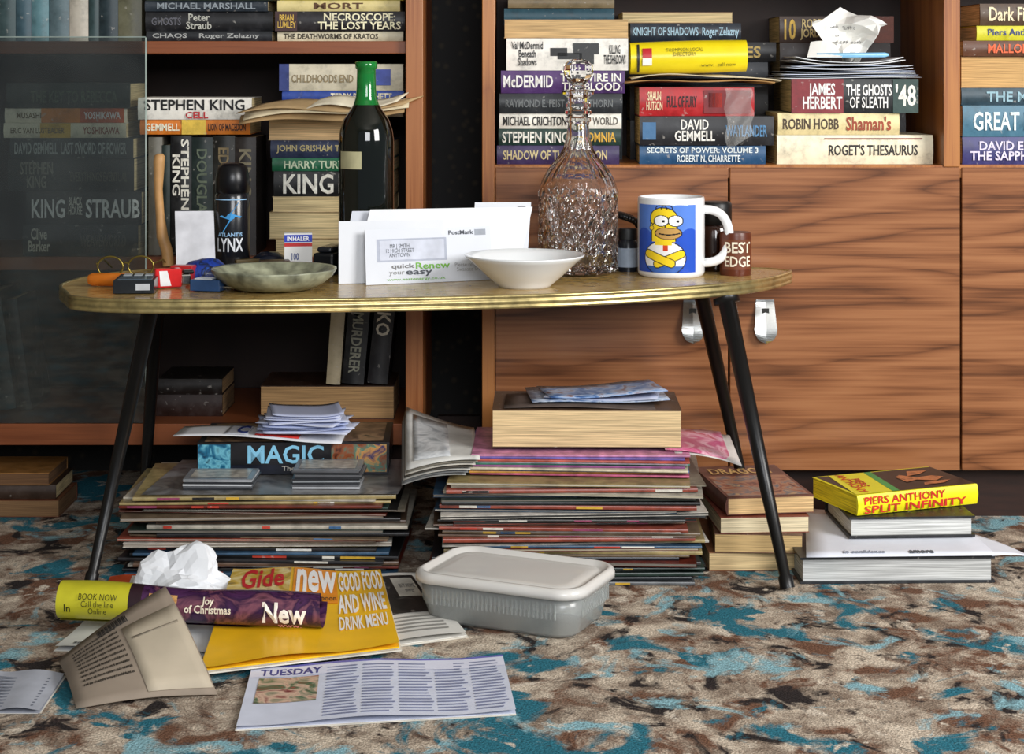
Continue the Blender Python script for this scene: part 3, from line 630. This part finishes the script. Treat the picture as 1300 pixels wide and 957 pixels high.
# deodorant can
d=2.50; s=d/F; c=(X(295,d),d,ZT); o=O('deodorant_can')
o.lathe([(21*s,0),(22*s,.002),(22*s,96*s),(20*s,100*s)],M('#14161c',.25,.1,coat=.3),c,40); o.lathe([(20.5*s,100*s),(21.5*s,101*s),(21.5*s,118*s),(19*s,132*s),(14*s,137*s),(6*s,138*s)],M('#0a0b10',.3),c,40)
def cw(u,v): a=math.radians(-150+u*120); r=22.5*s; return (c[0]+r*math.cos(a),c[1]+r*math.sin(a),ZT+v*96*s)
o.ftext('LYNX',cw,.12,.88,.28,.46,M('#e8ecf2',.3),Z0)
o.add([Vector(cw(a,b_))+Vector((0,-.0008,0)) for a,b_ in ((.20,.74),(.78,.94),(.55,.78),(.84,.74),(.3,.54),(.5,.70))],[(0,1,2,5),(2,3,4,5)],M('#4aa0e0',.3)); o.ftext('ATLANTIS',cw,.15,.85,.48,.53,M('#9ac4e8',.3),Z0)
o.frect(cw,.0,1,.955,.97,M('#9ac4e8',.3),Z0); o.build()
o=O('wooden_brush'); d=2.50
o.tube([(X(214,d),d,ZT+.008),P(212,318,d),P(206,300,d),P(203,270,d),P(201,240,d),P(202,205,d),P(203,198,d),P(203,195,d)],[.008,.008,.008,.006,.006,.008,.0075,.004],M('#b98d5a',.5,.2),14); o.build()
o=O('white_card'); plate(o,tz(224,2.45),tz(274,2.455),P(222,268,2.485),M('#cfd0d6',.7)); o.build()
o=O('medicine_box'); mx=T((X(361,2.43),2.43,ZT+.0005))@R(8,'Z'); w=.037;hh=.058
o.box(0,w,0,.022,0,hh,M('#e6e6e4',.5,.03),mx); fr=mx@frame((0,0,0),(w,0,0),(0,0,hh))
o.rect(fr,0,1,.80,.97,M('#2a3fae',.4)); o.rect(fr,0,1,.70,.78,M('#c22a2a',.4)); o.text('INHALER',fr,.1,.9,.83,.93,M('#ffffff',.4),z=.0008); o.text('100\ndoses',fr,.15,.6,.2,.55,M('#44528a',.4)); o.build()
# clutter left
o=O('disposable_lighter'); mx=T((X(113,2.33),2.33,ZT+.009))@R(-6,'Z')
o.tube([mx@Vector((0,0,0)),mx@Vector((.005,0,0)),mx@Vector((.055,0,0)),mx@Vector((.058,0,0))],[.006,.0085,.0085,.006],M('#e8862a',.15,.1,trans=.4),16); o.box(.058,.072,-.007,.007,-.007,.006,CHROME,mx); o.tube([mx@Vector((.068,-.005,.004)),mx@Vector((.068,.005,.004))],.005,CHROME,12); o.build()
o=O('disposable_lighter'); mx=T((X(197,2.30),2.30,ZT+.001))@R(20,'Z')
o.box(0,.034,0,.016,0,.024,M('#d8282a',.2),mx); fr=mx@frame((0,0,0),(.034,0,0),(0,0,.024)); o.poly(fr,[(.2,.1),(.6,.1),(.45,.9),(.15,.9)],M('#f2f2f2',.3)); o.box(.034,.046,.003,.013,.002,.016,CHROME,mx); o.box(.036,.05,.002,.014,.016,.021,BLACKM,mx); o.build(bevel=.002)
o=O('mobile_phone'); mx=T((X(147,2.26),2.245,ZT+.001))@R(5,'Z')
o.box(0,.050,0,.075,0,.016,M('#1c2024',.25),mx); o.box(.004,.046,.01,.045,.016,.0168,M('#5a6874',.1),mx)
for i in range(3):
    for j in range(2): o.box(.006+i*.0135,.016+i*.0135,.05+j*.011,.058+j*.011,.016,.0173,M('#9aa0a4',.3),mx)
o.rect(mx@frame((0,0,0),(.05,0,0),(0,0,.016)),.55,.9,.25,.75,M('#b9bcc0',.3)); o.build(bevel=.0025)
o=O('spectacles'); SG=M('#8a7a3a',.25,metal=.8)
for k in (0,1):
    cc=Vector((X(140+k*38,2.42),2.42+.004*k,ZT+.0155))
    o.tube([cc+Vector((.017*math.cos(t/20*2*math.pi),0,.0135*math.sin(t/20*2*math.pi))) for t in range(21)],.0012,SG,8)
    o.tube([cc+Vector((.018*(1 if k else -1),0,.004)),cc+Vector((.02*(1 if k else -1),.05,.004)),cc+Vector((.02*(1 if k else -1),.10,-.012))],.0012,SG,8)
cc=Vector((X(159,2.42),2.422,ZT+.018)); o.tube([cc+Vector((-.005,0,0)),cc+Vector((0,0,.003)),cc+Vector((.005,0,0))],.0012,SG,8); o.build()
o=O('car_key_fob'); mx=T((X(240,2.27),2.275,ZT+.001))@R(-14,'Z'); o.box(0,.04,0,.026,0,.014,M('#31507c',.3),mx); o.box(.006,.03,-.0006,.02,.014,.016,M('#c9d2dc',.3),mx); o.box(.04,.062,.008,.016,.003,.006,CHROME,mx); o.build(bevel=.003)
o=O('tobacco_pouch')
def tp(u,v): return (X(232,2.44)+u*.075,2.375+v*.05,ZT+.002+.026*math.sin(math.pi*min(1,max(0,u)))**.6*math.sin(math.pi*v)**.6+.004*noise.noise(Vector((u*5,v*5,2))))
o.sheet(tp,14,10,ART('pouch_print',['#1a1f5a','#1e3f9c','#16181c','#2a58b8'],60)); o.build(solid=.001)
for i,(px,dd,yw,cc,L) in enumerate(((262,2.335,8,'#2b3f8a',.045),(318,2.43,-10,'#1b1e24',.05),(300,2.47,25,'#5a4a2a',.04),(216,2.37,-8,'#b8282a',.03),(330,2.40,12,'#3a2a1a',.04))):
    o=O('gum_packet'); mx=T((X(px,dd),dd,ZT+.001))@R(yw,'Z'); o.box(0,L,0,.018,0,.012+.003*i,M(cc,.35),mx); fr=mx@frame((0,0,0),(L,0,0),(0,0,.012)); o.rect(fr,.1,.7,.25,.75,M('#d8dadc',.4)); o.build(bevel=.0012)
o=O('black_phone_case'); mx=T((X(396,2.44),2.445,ZT+.001))@R(-14,'Z'); o.box(0,.03,0,.06,0,.03,M('#16181d',.3),mx); o.box(.004,.026,.004,.056,.03,.038,M('#24272e',.25),mx); o.build(bevel=.006)
o=O('sunglasses_case'); o.lathe([(.001,0),(.02,.001),(.026,.008),(.024,.018),(.012,.026),(.001,.027)],M('#1a2030',.2),(X(342,2.505),2.505,ZT),30); o.build()

# ------------------------------------------------------------------ floor stacks
cols=['#a9a396','#3a3836','#7d7668','#28282a','#5e4a3c','#8a4436','#34506a','#6a5a48','#1e1e20','#94845a','#cac6bc','#4a4038','#5a5c5e','#14181c','#2c3a34','#60281e','#222020','#1a1c22']
def magstack(name,x0,x1,yf,z0,z1,W,tmin=.0018,tmax=.0048,L0=.29,L1=.33,yaw=4):
    o=O(name); z=z0+.0005; L=L1
    while z<z1:
        t=random.uniform(tmin,tmax); L=min(random.uniform(L0,L1),x1-x0); w=random.uniform(W*.9,W)
        xo=x0+random.uniform(0,max(0,(x1-x0)-L)); a=random.gauss(0,yaw*.55); cov=M(random.choice(cols),.3,.35,60)
        pg=M(random.choice(['#8a8278','#6a645c','#b8b2a4','#4c4844','#7c6c54','#2e2c2a','#a09884']),.8,.5,20,stretch=(1,1,120))
        cc=Vector((xo+L/2,yf+w/2+random.uniform(-.004,.012),z))
        mx=T(cc)@R(a,'Z')@R(random.uniform(-.3,.3),'Y')@T((-L/2,-w/2,0))
        if random.random()<.4: mx=mx@T((L,w,0))@R(180,'Z')
        bands=[]
        if random.random()<.7:
            for _ in range(3):
                a0=random.uniform(.03,.85); bands.append((a0,a0+random.uniform(.03,.14),.15,.85,random.choice(['#d8d4c8','#c8a030','#b83a2a','#e8e6e0','#3a6a9a','#1c1a1a','#8a3a5a'])))
        book(o,mx,L,w,t,cov,pg,c=.0006,bands=bands); z+=t+.0003
    return o,z
o,zL=magstack('magazine_stack',X(150,2.30),X(520,2.30),2.295,0,.098,.215,L0=.315,L1=.345,yaw=3)
fr=frame((X(180,2.30),2.296,zL+.001),(X(505,2.30),2.300,zL+.001),(X(195,2.3),2.50,zL+.001))
GRC=ART('magazine_cover_print',['#45484e','#838486','#5c5a58','#a4a29c'],14)
o.rect(fr,0,1,0,1,GRC); o.build()
o=O('card_game_box'); mx=T((X(252,2.405),2.402,zL+.003))@R(1.5,'Z'); w=.252;hh=.042
o.box(0,w,0,.135,0,hh*.55,M('#141826',.35,.3,60),mx); o.box(-.001,w+.001,-.001,.136,hh*.3,hh,M('#1b1a1e',.35,.4,50),mx)
fr=mx@frame((0,-.0012,0),(w,-.0012,0),(0,-.0012,hh))
o.rect(fr,0,.17,.05,.95,ART('fantasy_print_blue',['#0f2f4a','#1f6a8c','#6fb8cc','#183848'],60)); o.rect(fr,.70,.99,.06,.94,ART('fantasy_print_warm',['#3a1a12','#8a4a2a','#3f7a6a','#c08a4a','#2a2a5a'],50))
o.text('MAGIC',fr,.26,.66,.34,.92,M('#86c4e2',.3)); o.text('The Gathering',fr,.44,.70,.06,.27,M('#d8d4c8',.3))
fr=mx@frame((0,0,hh),(w,0,hh),(0,.135,hh)); o.rect(fr,.03,.97,.04,.96,ART('fantasy_print_top',['#2a1f18','#6a5240','#a08060','#3a3a30'],22)); o.build()
for (a,bb,h,yy) in ((229,321,.014,2.318),(368,458,.024,2.325)):
    o=O('trading_card_deck'); z=zL+.002; n=int(h/.0026)
    for i in range(n):
        w=(bb-a)*2.31/F-.004; mx=T((X(a,2.31)+random.uniform(0,.004),yy+random.uniform(0,.003),z))@R(random.uniform(-2,2),'Z'); o.box(0,w,0,.062,0,.0022,M(random.choice(['#8a8e92','#5a5c60','#b9bcc0','#2e3034']),.3),mx); z+=.0026
    mx=T((X(a,2.31)+.002,yy,z)); o.box(0,w,0,.062,0,.0012,M('#777b80',.25,.2),mx); fr=mx@frame((0,0,.0012),(w,0,.0012),(0,.062,.0012)); o.rect(fr,.08,.92,.12,.88,M('#a8a49a',.3,.5,80)); o.build()
zB=zL+.003+.042+.0012
o=O('advertising_flyer')
fl=lambda u,v:(X(220,2.41)+u*.225,2.404+v*.09-.01*u,zB+.002+.005*(1-u)*(1-v)+.003*math.sin(u*5))
o.sheet(fl,14,5,M('#e4e6ea',.5,.03)); UP=Vector((0,-.0003,.0012))
o.frect(fl,.3,.44,.1,.9,M('#b9bcc4',.5),UP); o.frect(fl,.48,.74,.15,.9,M('#c8322a',.5),UP); o.ftext('C',fl,.36,.43,.2,.8,M('#2a3a7a',.5),UP*1.6); o.build(solid=.0006)
papers('folded_letters',X(388,2.45),2.452,zB+.008,.125,.085,9,[M('#b8c0dc',.7,.05),M('#c9cfe4',.7,.05),M('#a8b3d4',.7,.05)],14,.006,.0028).build(solid=.0007)

o,zM=magstack('magazine_stack',X(545,2.26),X(900,2.26),2.262,0,.122,.245,L0=.30,L1=.335,yaw=3.5); o.build()
o=O('curled_magazine')
CM=[ '#8f908e','#6d6f70','#b5b3ac','#4a4640','#c6c2b8','#7a756a','#dcdcd8']
for k in range(7):
    def cm(u,v,k=k):
        x=X(498,2.3)+.012*(1-v)+u*(.082+.002*k); zz=zM+.006+k*.0032
        return (x+.001*k,2.30+.20*v-.02*u,zz-.018*(1-u)**2*(1-v*.6)+.032*v*(1-u)**1.5+.001)
    o.sheet(cm,14,8,M(CM[k],.4,.2,25))
o.frect(cm,.1,.6,.1,.9,ART('grey_photo_print',['#9fa4a8','#dfe2e4','#b0b4b8'],30),UP); o.build(solid=.0008)
o=O('comic_stack'); z=zM+.002; cc2=['#b8587a','#c08a3a','#4a6294','#c2b9a0','#84407a','#40806a','#b8b0c0','#a84c3e','#6458a0','#c080a0']
for i in range(10):
    t=.0024; a=random.uniform(-2.5,1.5)-5; L=.278; mx=T((X(590,2.275)+random.uniform(0,.008),2.304+random.uniform(-.004,.004),z))@R(a+3,'Z')
    book(o,mx,L,.175,t,M(cc2[i],.4,.4,60),M(['#c8a0b0','#a090b8','#c0b8b0','#a89878'][i%4],.8,.4,20,stretch=(1,1,60)),c=.0005); z+=t+.0002
o.build(); zC=z
o=O('pink_magazine')
pm=lambda u,v:(X(846,2.3)+u*.085,2.315+v*.13,zC+.003-.016*u*u*(1-v*.4)+.006*v*u)
o.sheet(pm,12,6,ART('pink_print',['#d080a0','#c0507a','#e0b0c0','#b8405a'],30)); o.sheet(lambda u,v:tuple(Vector(pm(u,v))+Vector((.012,-.004,-.004))),12,6,M('#c9c4c0',.45,.3,30)); o.build(solid=.001)
o=O('thick_paperback'); L=.243; book(o,T((X(627,2.31)+L,2.322+.135,zC+.0045))@R(179,'Z'),L,.135,.048,'#5e4634',PG('#cdb489')); o.build()
zK=zC+.0045+.048
o=O('opened_mail')
mm=[M('#5a4f4a',.5,.3,30),ART('postcard_print',['#3a5a8a','#7f93b4','#b9c4d4','#45556a'],40),M('#b5bbd0',.6,.05),ART('leaflet_print',['#2f4f8a','#6f90c0','#b0bfd8','#8a6a6a'],45)]
for i,(x0,x1,y0,y1,a) in enumerate(((640,862,.0,.10,-1),(676,852,.012,.12,3),(690,835,.03,.11,-4),(700,850,.015,.10,6))):
    d=2.34; w=(x1-x0)*d/F
    f=lambda u,v,i=i,x0=x0,w=w,y0=y0,y1=y1,a=a,d=d:(X(x0,d)+u*w-v*.01*a*.3,2.33+y0+(y1-y0)*v+u*.003*a,zK+.001+i*.0034+.004*u*(i%2)+.002*math.sin(u*5+i))
    o.sheet(f,12,4,mm[i])
o.build(solid=.0008)

o=O('stacked_books')
def fb(x,y,z,L,W,t,yaw,cov,pg=None,rev=False,hard=False,**k):
    mx=T((x,y,z))@R(yaw,'Z')
    if rev: mx=mx@T((L,W,0))@R(180,'Z')
    book(o,mx,L,W,t,cov,pg,hard=hard,**k); return mx
fb(X(900,2.32),2.32,.0005,.118,.17,.024,2,'#8a5a3a',PG('#c9b083'),True)
fb(X(907,2.32),2.318,.025,.112,.17,.024,-3,'#6a4a3a',PG('#bda06f'),True)
fb(X(914,2.32),2.315,.0495,.115,.17,.021,4,'#7a3a2a',PG('#d3c4a2'),True)
mx=T((X(905,2.33)-.008,2.50,.072))@R(-82,'Z')
book(o,mx,.182,.115,.022,M('#6a4238',.35,.5,30),PG('#c9a878'))
fr=mx@frame((.182,0,.022),(.182,.115,.022),(0,0,.022)); o.rect(fr,.04,.96,.04,.66,ART('dragon_print',['#3a2a2a','#8a5040','#b08060','#5a6470','#c8a070'],38)); o.text('DRAGON',fr,.12,.85,.72,.90,M('#d9b070',.4)); o.build()
o=O('stacked_books')
fb(X(1016,2.262),2.262,.0005,.245,.18,.033,1.5,'#23262b',PG('#b9bbba'),True,True)
mx=T((X(1078,2.335),2.335,.0385))@R(3,'Z')@T((.165,.14,0))@R(180,'Z'); book(o,mx,.165,.14,.027,'#15171b',PG('#c2c3c0'),hard=True)
mx=T((.4456,2.34,.0665))@R(21,'Z'); book(o,mx,.184,.112,.026,M('#e6dc1a',.35,.05),PG('#d8c41e'),texts=[('PIERS ANTHONY',.05,.72,.52,.92,'#c8281e'),('SPLIT INFINITY',.05,.90,.08,.46,'#c8281e')])
fr=mx@frame((0,0,.026),(.184,0,.026),(0,.112,.026)); o.rect(fr,0.02,1,.03,.97,M('#15100e',.3,.3))
o.poly(fr,[(0.0,.02),(.30,.02),(.42,.97),(.12,.97)],M('#e8de20',.3,.05),z=.0007); o.poly(fr,[(.30,.02),(.36,.02),(.48,.97),(.42,.97)],M('#2f9a4a',.3),z=.0009)
o.ftext('PIERS\nANTHONY',lambda a,b_:fr@Vector((.04+.16*b_+.11*(1-a),.95-.88*a,.0012)),.0,1,.1,1,M('#c8281e',.4),Vector((0,0,.0002)))
bs=ART('figure_print',['#8a4a2a','#c87a48','#5a2a1a'],60)
o.poly(fr,[(.55,.35),(.66,.42),(.78,.30),(.9,.45),(.84,.55),(.7,.52),(.62,.7),(.56,.62)],bs,z=.0009); o.poly(fr,[(.62,.15),(.8,.18),(.9,.3),(.78,.28),(.66,.26)],bs,z=.0009); o.poly(fr,[(.66,.62),(.78,.66),(.9,.8),(.74,.84)],bs,z=.0009)
o.build()
o=O('white_envelope')
E=[Vector((X(1024,2.25),2.252,.0347)),Vector((.605,2.262,.0347)),Vector((.60,2.44,.0347)),Vector((X(1022,2.5),2.50,.0347))]
f=lambda u,v:tuple((E[0]*(1-u)+E[1]*u)*(1-v)+(E[3]*(1-u)+E[2]*u)*v+Vector((0,0,.0016)))
o.sheet(f,8,8,M('#dde1ec',.7,.03))
o.ftext('In confidence',f,.2,.42,.06,.11,M('#8a90a0',.6)); o.ftext('amore',f,.55,.68,.05,.11,TXT)
o.sheet(lambda u,v:(.60+u*.06-.01*v,2.262+.03*u+v*(.12-.09*u),.0363-.010*u*u-.001),8,6,M('#dde1ec',.7,.03)); o.build(solid=.0007)

# ------------------------------------------------------------------ plastic tub
def rrect(w,h,r,z,n=8):
    out=[]
    for (sx,sy,a0) in ((1,1,0),(-1,1,90),(-1,-1,180),(1,-1,270)):
        for k in range(n+1):
            a=math.radians(a0+90*k/n); out.append(((w/2-r)*sx+r*math.cos(a),(h/2-r)*sy+r*math.sin(a),z))
    return out
tubm=M('#e8ecea',.22,.04,10,trans=.75,name='translucent_plastic'); lidm=M('#dedcd8',.3,.04,10,trans=.15,name='lid_plastic',coat=.2)
et=bpy.data.objects.new('plastic_food_container',None); bpy.context.scene.collection.objects.link(et)
mx=T((.004,2.125,0))@R(-24,'Z'); o=O('tub')
w,h=.214,.140
R_=[rrect(w-.034,h-.034,.022,.001),rrect(w-.026,h-.026,.026,.004),rrect(w-.018,h-.018,.028,.02),rrect(w-.014,h-.014,.028,.024),rrect(w-.010,h-.010,.029,.048),rrect(w-.0125,h-.0125,.027,.048),rrect(w-.020,h-.020,.026,.022),rrect(w-.030,h-.030,.022,.005)]
o.loft(R_,tubm,mx)
for i in range(30):
    x=-w/2+.03+i*(w-.06)/29; o.box(x-.0008,x+.0008,-h/2+.0052,-h/2+.0075,.024,.042,tubm,mx)
for i in range(16):
    y=-h/2+.03+i*(h-.06)/15; o.box(-w/2+.0052,-w/2+.0075,y-.0008,y+.0008,.024,.042,tubm,mx); o.box(w/2-.0075,w/2-.0052,y-.0008,y+.0008,.024,.042,tubm,mx)
part(o,et)
o=O('lid'); Ls=[rrect(w-.004,h-.004,.031,.0485),rrect(w+.002,h+.002,.033,.0487),rrect(w+.002,h+.002,.033,.054),rrect(w-.001,h-.001,.032,.058),rrect(w-.008,h-.008,.029,.060),rrect(w-.014,h-.014,.027,.060),rrect(w-.020,h-.020,.025,.0545),rrect(w-.028,h-.028,.022,.054),rrect(w-.034,h-.034,.02,.0565),rrect(w-.06,h-.06,.015,.0570)]
o.loft(Ls,lidm,mx); part(o,et)

# ------------------------------------------------------------------ floor papers / magazines
def floormag(name,pts,z,th,m,pg=M('#d9d4c8',.7,.2,20),sheetn=3):
    o=O(name); q=[FP(px,py,z+th) for px,py in pts]
    for k in range(sheetn):
        zz=z+th*k/sheetn; dz=Vector((random.uniform(-.003,.003),random.uniform(-.003,.003),0)) if k<sheetn-1 else Vector((0,0,0))
        vs=[Vector((p.x,p.y,zz))+dz for p in q]+[Vector((p.x,p.y,zz+th/sheetn*.8))+dz for p in q]
        o.add(vs,[(3,2,1,0),(4,5,6,7),(0,1,5,4),(1,2,6,5),(2,3,7,6),(3,0,4,7)],pg if k<sheetn-1 else m)
    tp_=z+th*(sheetn-1)/sheetn+th/sheetn*.8
    q=[Vector((p.x,p.y,tp_)) for p in q]
    # gentle rise and waves of the top leaf (real paper never lies dead flat)
    sd=sum(p.x for p in q)*7
    def fn(a,b_):
        p=(q[0]*(1-a)+q[1]*a)*(1-b_)+(q[3]*(1-a)+q[2]*a)*b_
        return p+Vector((0,0,.0015+.003*math.sin(a*5+sd)**2+.003*abs(b_-.5)*math.sin(a*3+sd+1)**2))
    o.sheet(fn,16,10,m)
    return o,fn
def U(h): return Vector((0,0,h))
o,fn=floormag('open_magazine',[(300,845),(592,806),(530,730),(330,745)],.0005,.003,M('#dad8d2',.4,.05))
o.frect(fn,.66,.95,.35,.95,ART('monochrome_photo_print',['#121012','#3a3634','#1c191a','#a8a29a'],30),U(.0006)); o.frect(fn,.80,.93,.6,.9,M('#c9c6be',.4),U(.0009)); o.ftext('BUY HOME\nenergy',fn,.83,.92,.65,.8,TXT,U(.0012),0)
for r_ in range(5): o.frect(fn,.66,.94,.08+r_*.05,.10+r_*.05,M('#8f8d88',.5),U(.0006))
o.build()
o,fn=floormag('white_leaflet',[(70,825),(262,832),(285,775),(110,790)],.0005,.001,M('#cfd0d0',.6,.05)); o.ftext('save more today',fn,.1,.6,.05,.16,TXT,U(.0005)); o.build()
o,fn=floormag('tv_magazine',[(254,850),(507,820),(483,727),(296,724)],.0075,.006,M('#f2bd1e',.3,.10,18))
o.frect(fn,.0,.40,.42,.99,ART('cover_photo_print',['#7a6a3a','#c9a63a','#e8d9a0','#8a5a2a'],22),U(.0004)); o.frect(fn,.42,.70,.56,.99,M('#e8901a',.3,.2,30),U(.0007))
o.ftext('new',fn,.44,.70,.68,.97,M('#ffffff',.4),U(.0012),.03); o.ftext('Gide',fn,.08,.36,.76,.98,M('#c4242a',.4),U(.0012)); o.ftext('everything\nis cool',fn,.05,.24,.52,.70,M('#ffffff',.4),U(.0012),0)
o.ftext('netherspoon',fn,.46,.69,.57,.65,M('#2a2a2a',.4),U(.0012),0)
o.ftext('GOOD FOOD',fn,.71,.99,.70,.97,M('#ffffff',.4),U(.0012),.03); o.ftext('AND WINE',fn,.70,.98,.42,.66,M('#ffffff',.4),U(.0012),.03); o.ftext('DRINK MENU',fn,.70,.97,.22,.38,M('#ffffff',.4),U(.0012))
o.build()
LAV=M('#d8daea',.6,.03)
o,fn=floormag('newspaper_page',[(300,925),(655,905),(638,836),(320,850)],.0005,.0015,M('#cdd2e2',.6,.05))
o.frect(fn,.0,1,.80,.99,LAV,U(.0004)); o.frect(fn,.0,1,.97,1.0,M('#6a6ab8',.5),U(.0007)); o.ftext('TUESDAY',fn,.04,.28,.82,.93,M('#3a3f8a',.5),U(.0010)); o.frect(fn,.04,.27,.35,.78,ART('sport_photo_print',['#b83a3a','#3a6a4a','#d8b8a0','#7a2a2a'],40),U(.0007))
for c_ in range(5):
    for r_ in range(17):
        o.frect(fn,.30+c_*.14,.30+c_*.14+random.uniform(.10,.128),.06+r_*.052,.06+r_*.052+.018,M('#8389a8',.6),U(.0007),2)
o.build()
o,fn=floormag('newspaper_page',[(-60,905),(50,905),(82,858),(-40,852)],.0005,.001,M('#a9adb8',.6,.1))
for r_ in range(10): o.frect(fn,.1,.9,.08+r_*.08,.11+r_*.08,M('#7a7f8c',.6),U(.0006),2)
o.build()
# rolled magazine
o=O('rolled_magazine'); r0=.0215; base=.0175
A=Vector((X(76,2.06),2.066,base+r0)); B_=Vector((X(402,2.04),2.040,base+r0-.003))
def flare(t): return 1-.12*t+.04*math.sin(t*9)
PUR=ART('purple_cover_print',['#241026','#4a2850','#30183a','#7a4a5a','#1a0c1c'],24,.22)
for a0,a1,m_ in ((0,.28,M('#bcb62c',.3,.15,25)),(.28,.33,M('#2b1a22',.3)),(.33,1.0,PUR)):
    def rl(u,v,a0=a0,a1=a1):
        t=a0+(a1-a0)*u; a=-math.pi/2-.4+v*2*math.pi*1.35; r=r0*(1-.10*v)*flare(t); p=A*(1-t)+B_*t
        return (p.x+.010*v*(t if t>.9 else 0),p.y+r*math.cos(a)*1.3,p.z+(flare(t)-1)*r0+r*math.sin(a))
    o.sheet(rl,8,64,m_)
def rfn(t,b_):
    a=math.pi-(-.75+1.5*b_); r=(r0+.0012)*flare(t); p=A*(1-t)+B_*t
    return (p.x,p.y+r*math.cos(a)*1.3,p.z+(flare(t)-1)*r0+r*math.sin(a))
o.ftext('BOOK NOW\nCall the line\nOnline',rfn,.09,.24,.3,.95,M('#3a3a10',.4),Z0,.0); o.ftext('In',rfn,.035,.06,.35,.6,M('#3a3a10',.4),Z0); o.ftext('Joy\nof Christmas',rfn,.50,.68,.5,1.1,M('#e8dcc8',.4),Z0); o.ftext('New',rfn,.80,.97,.2,.95,M('#f0e8e0',.4),Z0,.03)
o.frect(rfn,.36,.47,.3,1.1,ART('drink_photo_print',['#8a4a2a','#d0a060','#4a1a2a'],60),Z0); o.ftext('www.',rfn,.86,.95,.0,.14,M('#e8a0c0',.4),Z0)
o.build()
# leaning cardboard booklet
o=O('cardboard_sleeve'); q=[FP(97,900,.001),FP(276,882,.001),P(212,742,1.985),P(76,836,1.945)]
def cb(u,v):
    p=(q[0]*(1-u)+q[1]*u)*(1-v)+(q[3]*(1-u)+q[2]*u)*v; return p+Vector((0,-.008*v,.006*math.sin(math.pi*v)+.004*math.sin(math.pi*u)))
o.sheet(lambda u,v:tuple(cb(u,v)),10,10,M('#8a7d6f',.75,.15,20))
cf=Vector((0,-.0010,.0012))
for k in range(10): o.ftext(random.choice(['lorem ipsum dolor sit amet consectetur','sed do eiusmod tempor incididunt ut','ut enim ad minim veniam quis nostrud']),cb,.10,.48,.84-k*.065,.875-k*.065,M('#3a342c',.7),cf,0)
for k in range(26): o.frect(cb,.34+k*.010,.34+k*.010+(.007 if k%3 else .003),.86,.95,M('#1e1c1a',.6),cf,1)
o.frect(cb,.52,.99,.05,.80,M('#b4a894',.7,.1,20),cf*.8)
o.frect(cb,.56,.95,.62,.64,M('#8a8070',.7),cf*1.3,1); o.build(solid=.0009)
# crumpled tissue: faceted folds with a raised corner
bm=bmesh.new(); bmesh.ops.create_icosphere(bm,subdivisions=4,radius=1); vs=[]
C0=Vector((X(222,2.20),2.225,.0))
for v in bm.verts:
    p=v.co.copy(); h1=noise.cell_vector(p*2.1+Vector((4,2,1))); 
    n1=noise.noise(p*1.3+Vector((5,1,2))); dv=noise.voronoi(p*1.6+Vector((2,5,1)))[0]; e=dv[1]-dv[0]
    k=.80+.42*n1+.38*(.4-min(.4,e))*1.6+.05*h1.x
    pk=max(0,1-((p.x-.45)**2+(p.y)**2)*2.2)*max(0,p.z)
    pk2=max(0,1-((p.x+.5)**2+(p.y)**2)*3)*max(0,p.z)
    q_=Vector((p.x*.062,p.y*.036,max(0,p.z)*.030))*k+Vector((0,0,.030*pk+.012*pk2))
    if p.z<=0: q_.z=.0005
    vs.append(q_+C0+Vector((0,0,.006)))
fs_=[tuple(x.index for x in f.verts) for f in bm.faces]; bm.free()
o=O('crumpled_tissue'); o.add(vs,fs_,M('#e4e7ec',.85,.03,12),None,False); o.build()
o,fn=floormag('red_leaflet',[(128,757),(283,755),(283,730),(140,735)],.0005,.002,M('#c9522a',.4,.2)); o.frect(fn,.2,.7,.1,.9,M('#d8d4cc',.5),U(.0005)); o.build()

# ------------------------------------------------------------------ lights & camera
def area(name,loc,tgt,sx,sy,e,col):
    l=bpy.data.lights.new(name,'AREA'); l.shape='RECTANGLE'; l.size=sx; l.size_y=sy; l.energy=e; l.color=col
    ob=bpy.data.objects.new(name,l); bpy.context.scene.collection.objects.link(ob); ob.location=loc
    ob.rotation_euler=(Vector(tgt)-Vector(loc)).to_track_quat('-Z','Y').to_euler()
area('window_daylight',(2.1,.6,1.35),(.2,2.5,.2),1.1,1.1,78,(1,.98,.95))
area('front_window_daylight',(.5,-1.4,1.5),(.1,2.5,.25),1.4,1.1,62,(.95,.97,1))
w=bpy.data.worlds.new('room_ambience'); bpy.context.scene.world=w; w.use_nodes=True
w.node_tree.nodes['Background'].inputs[0].default_value=(.78,.86,.98,1); w.node_tree.nodes['Background'].inputs[1].default_value=.22
cam=bpy.data.cameras.new('camera'); cam.sensor_width=36; cam.lens=F/1300*36; cam.shift_y=-(478.5-85)/1300; cam.clip_start=.05
co=bpy.data.objects.new('camera',cam); bpy.context.scene.collection.objects.link(co); co.location=(0,0,H); co.rotation_euler=(math.radians(90),0,0)
bpy.context.scene.camera=co
bpy.context.scene.view_settings.view_transform='Standard'
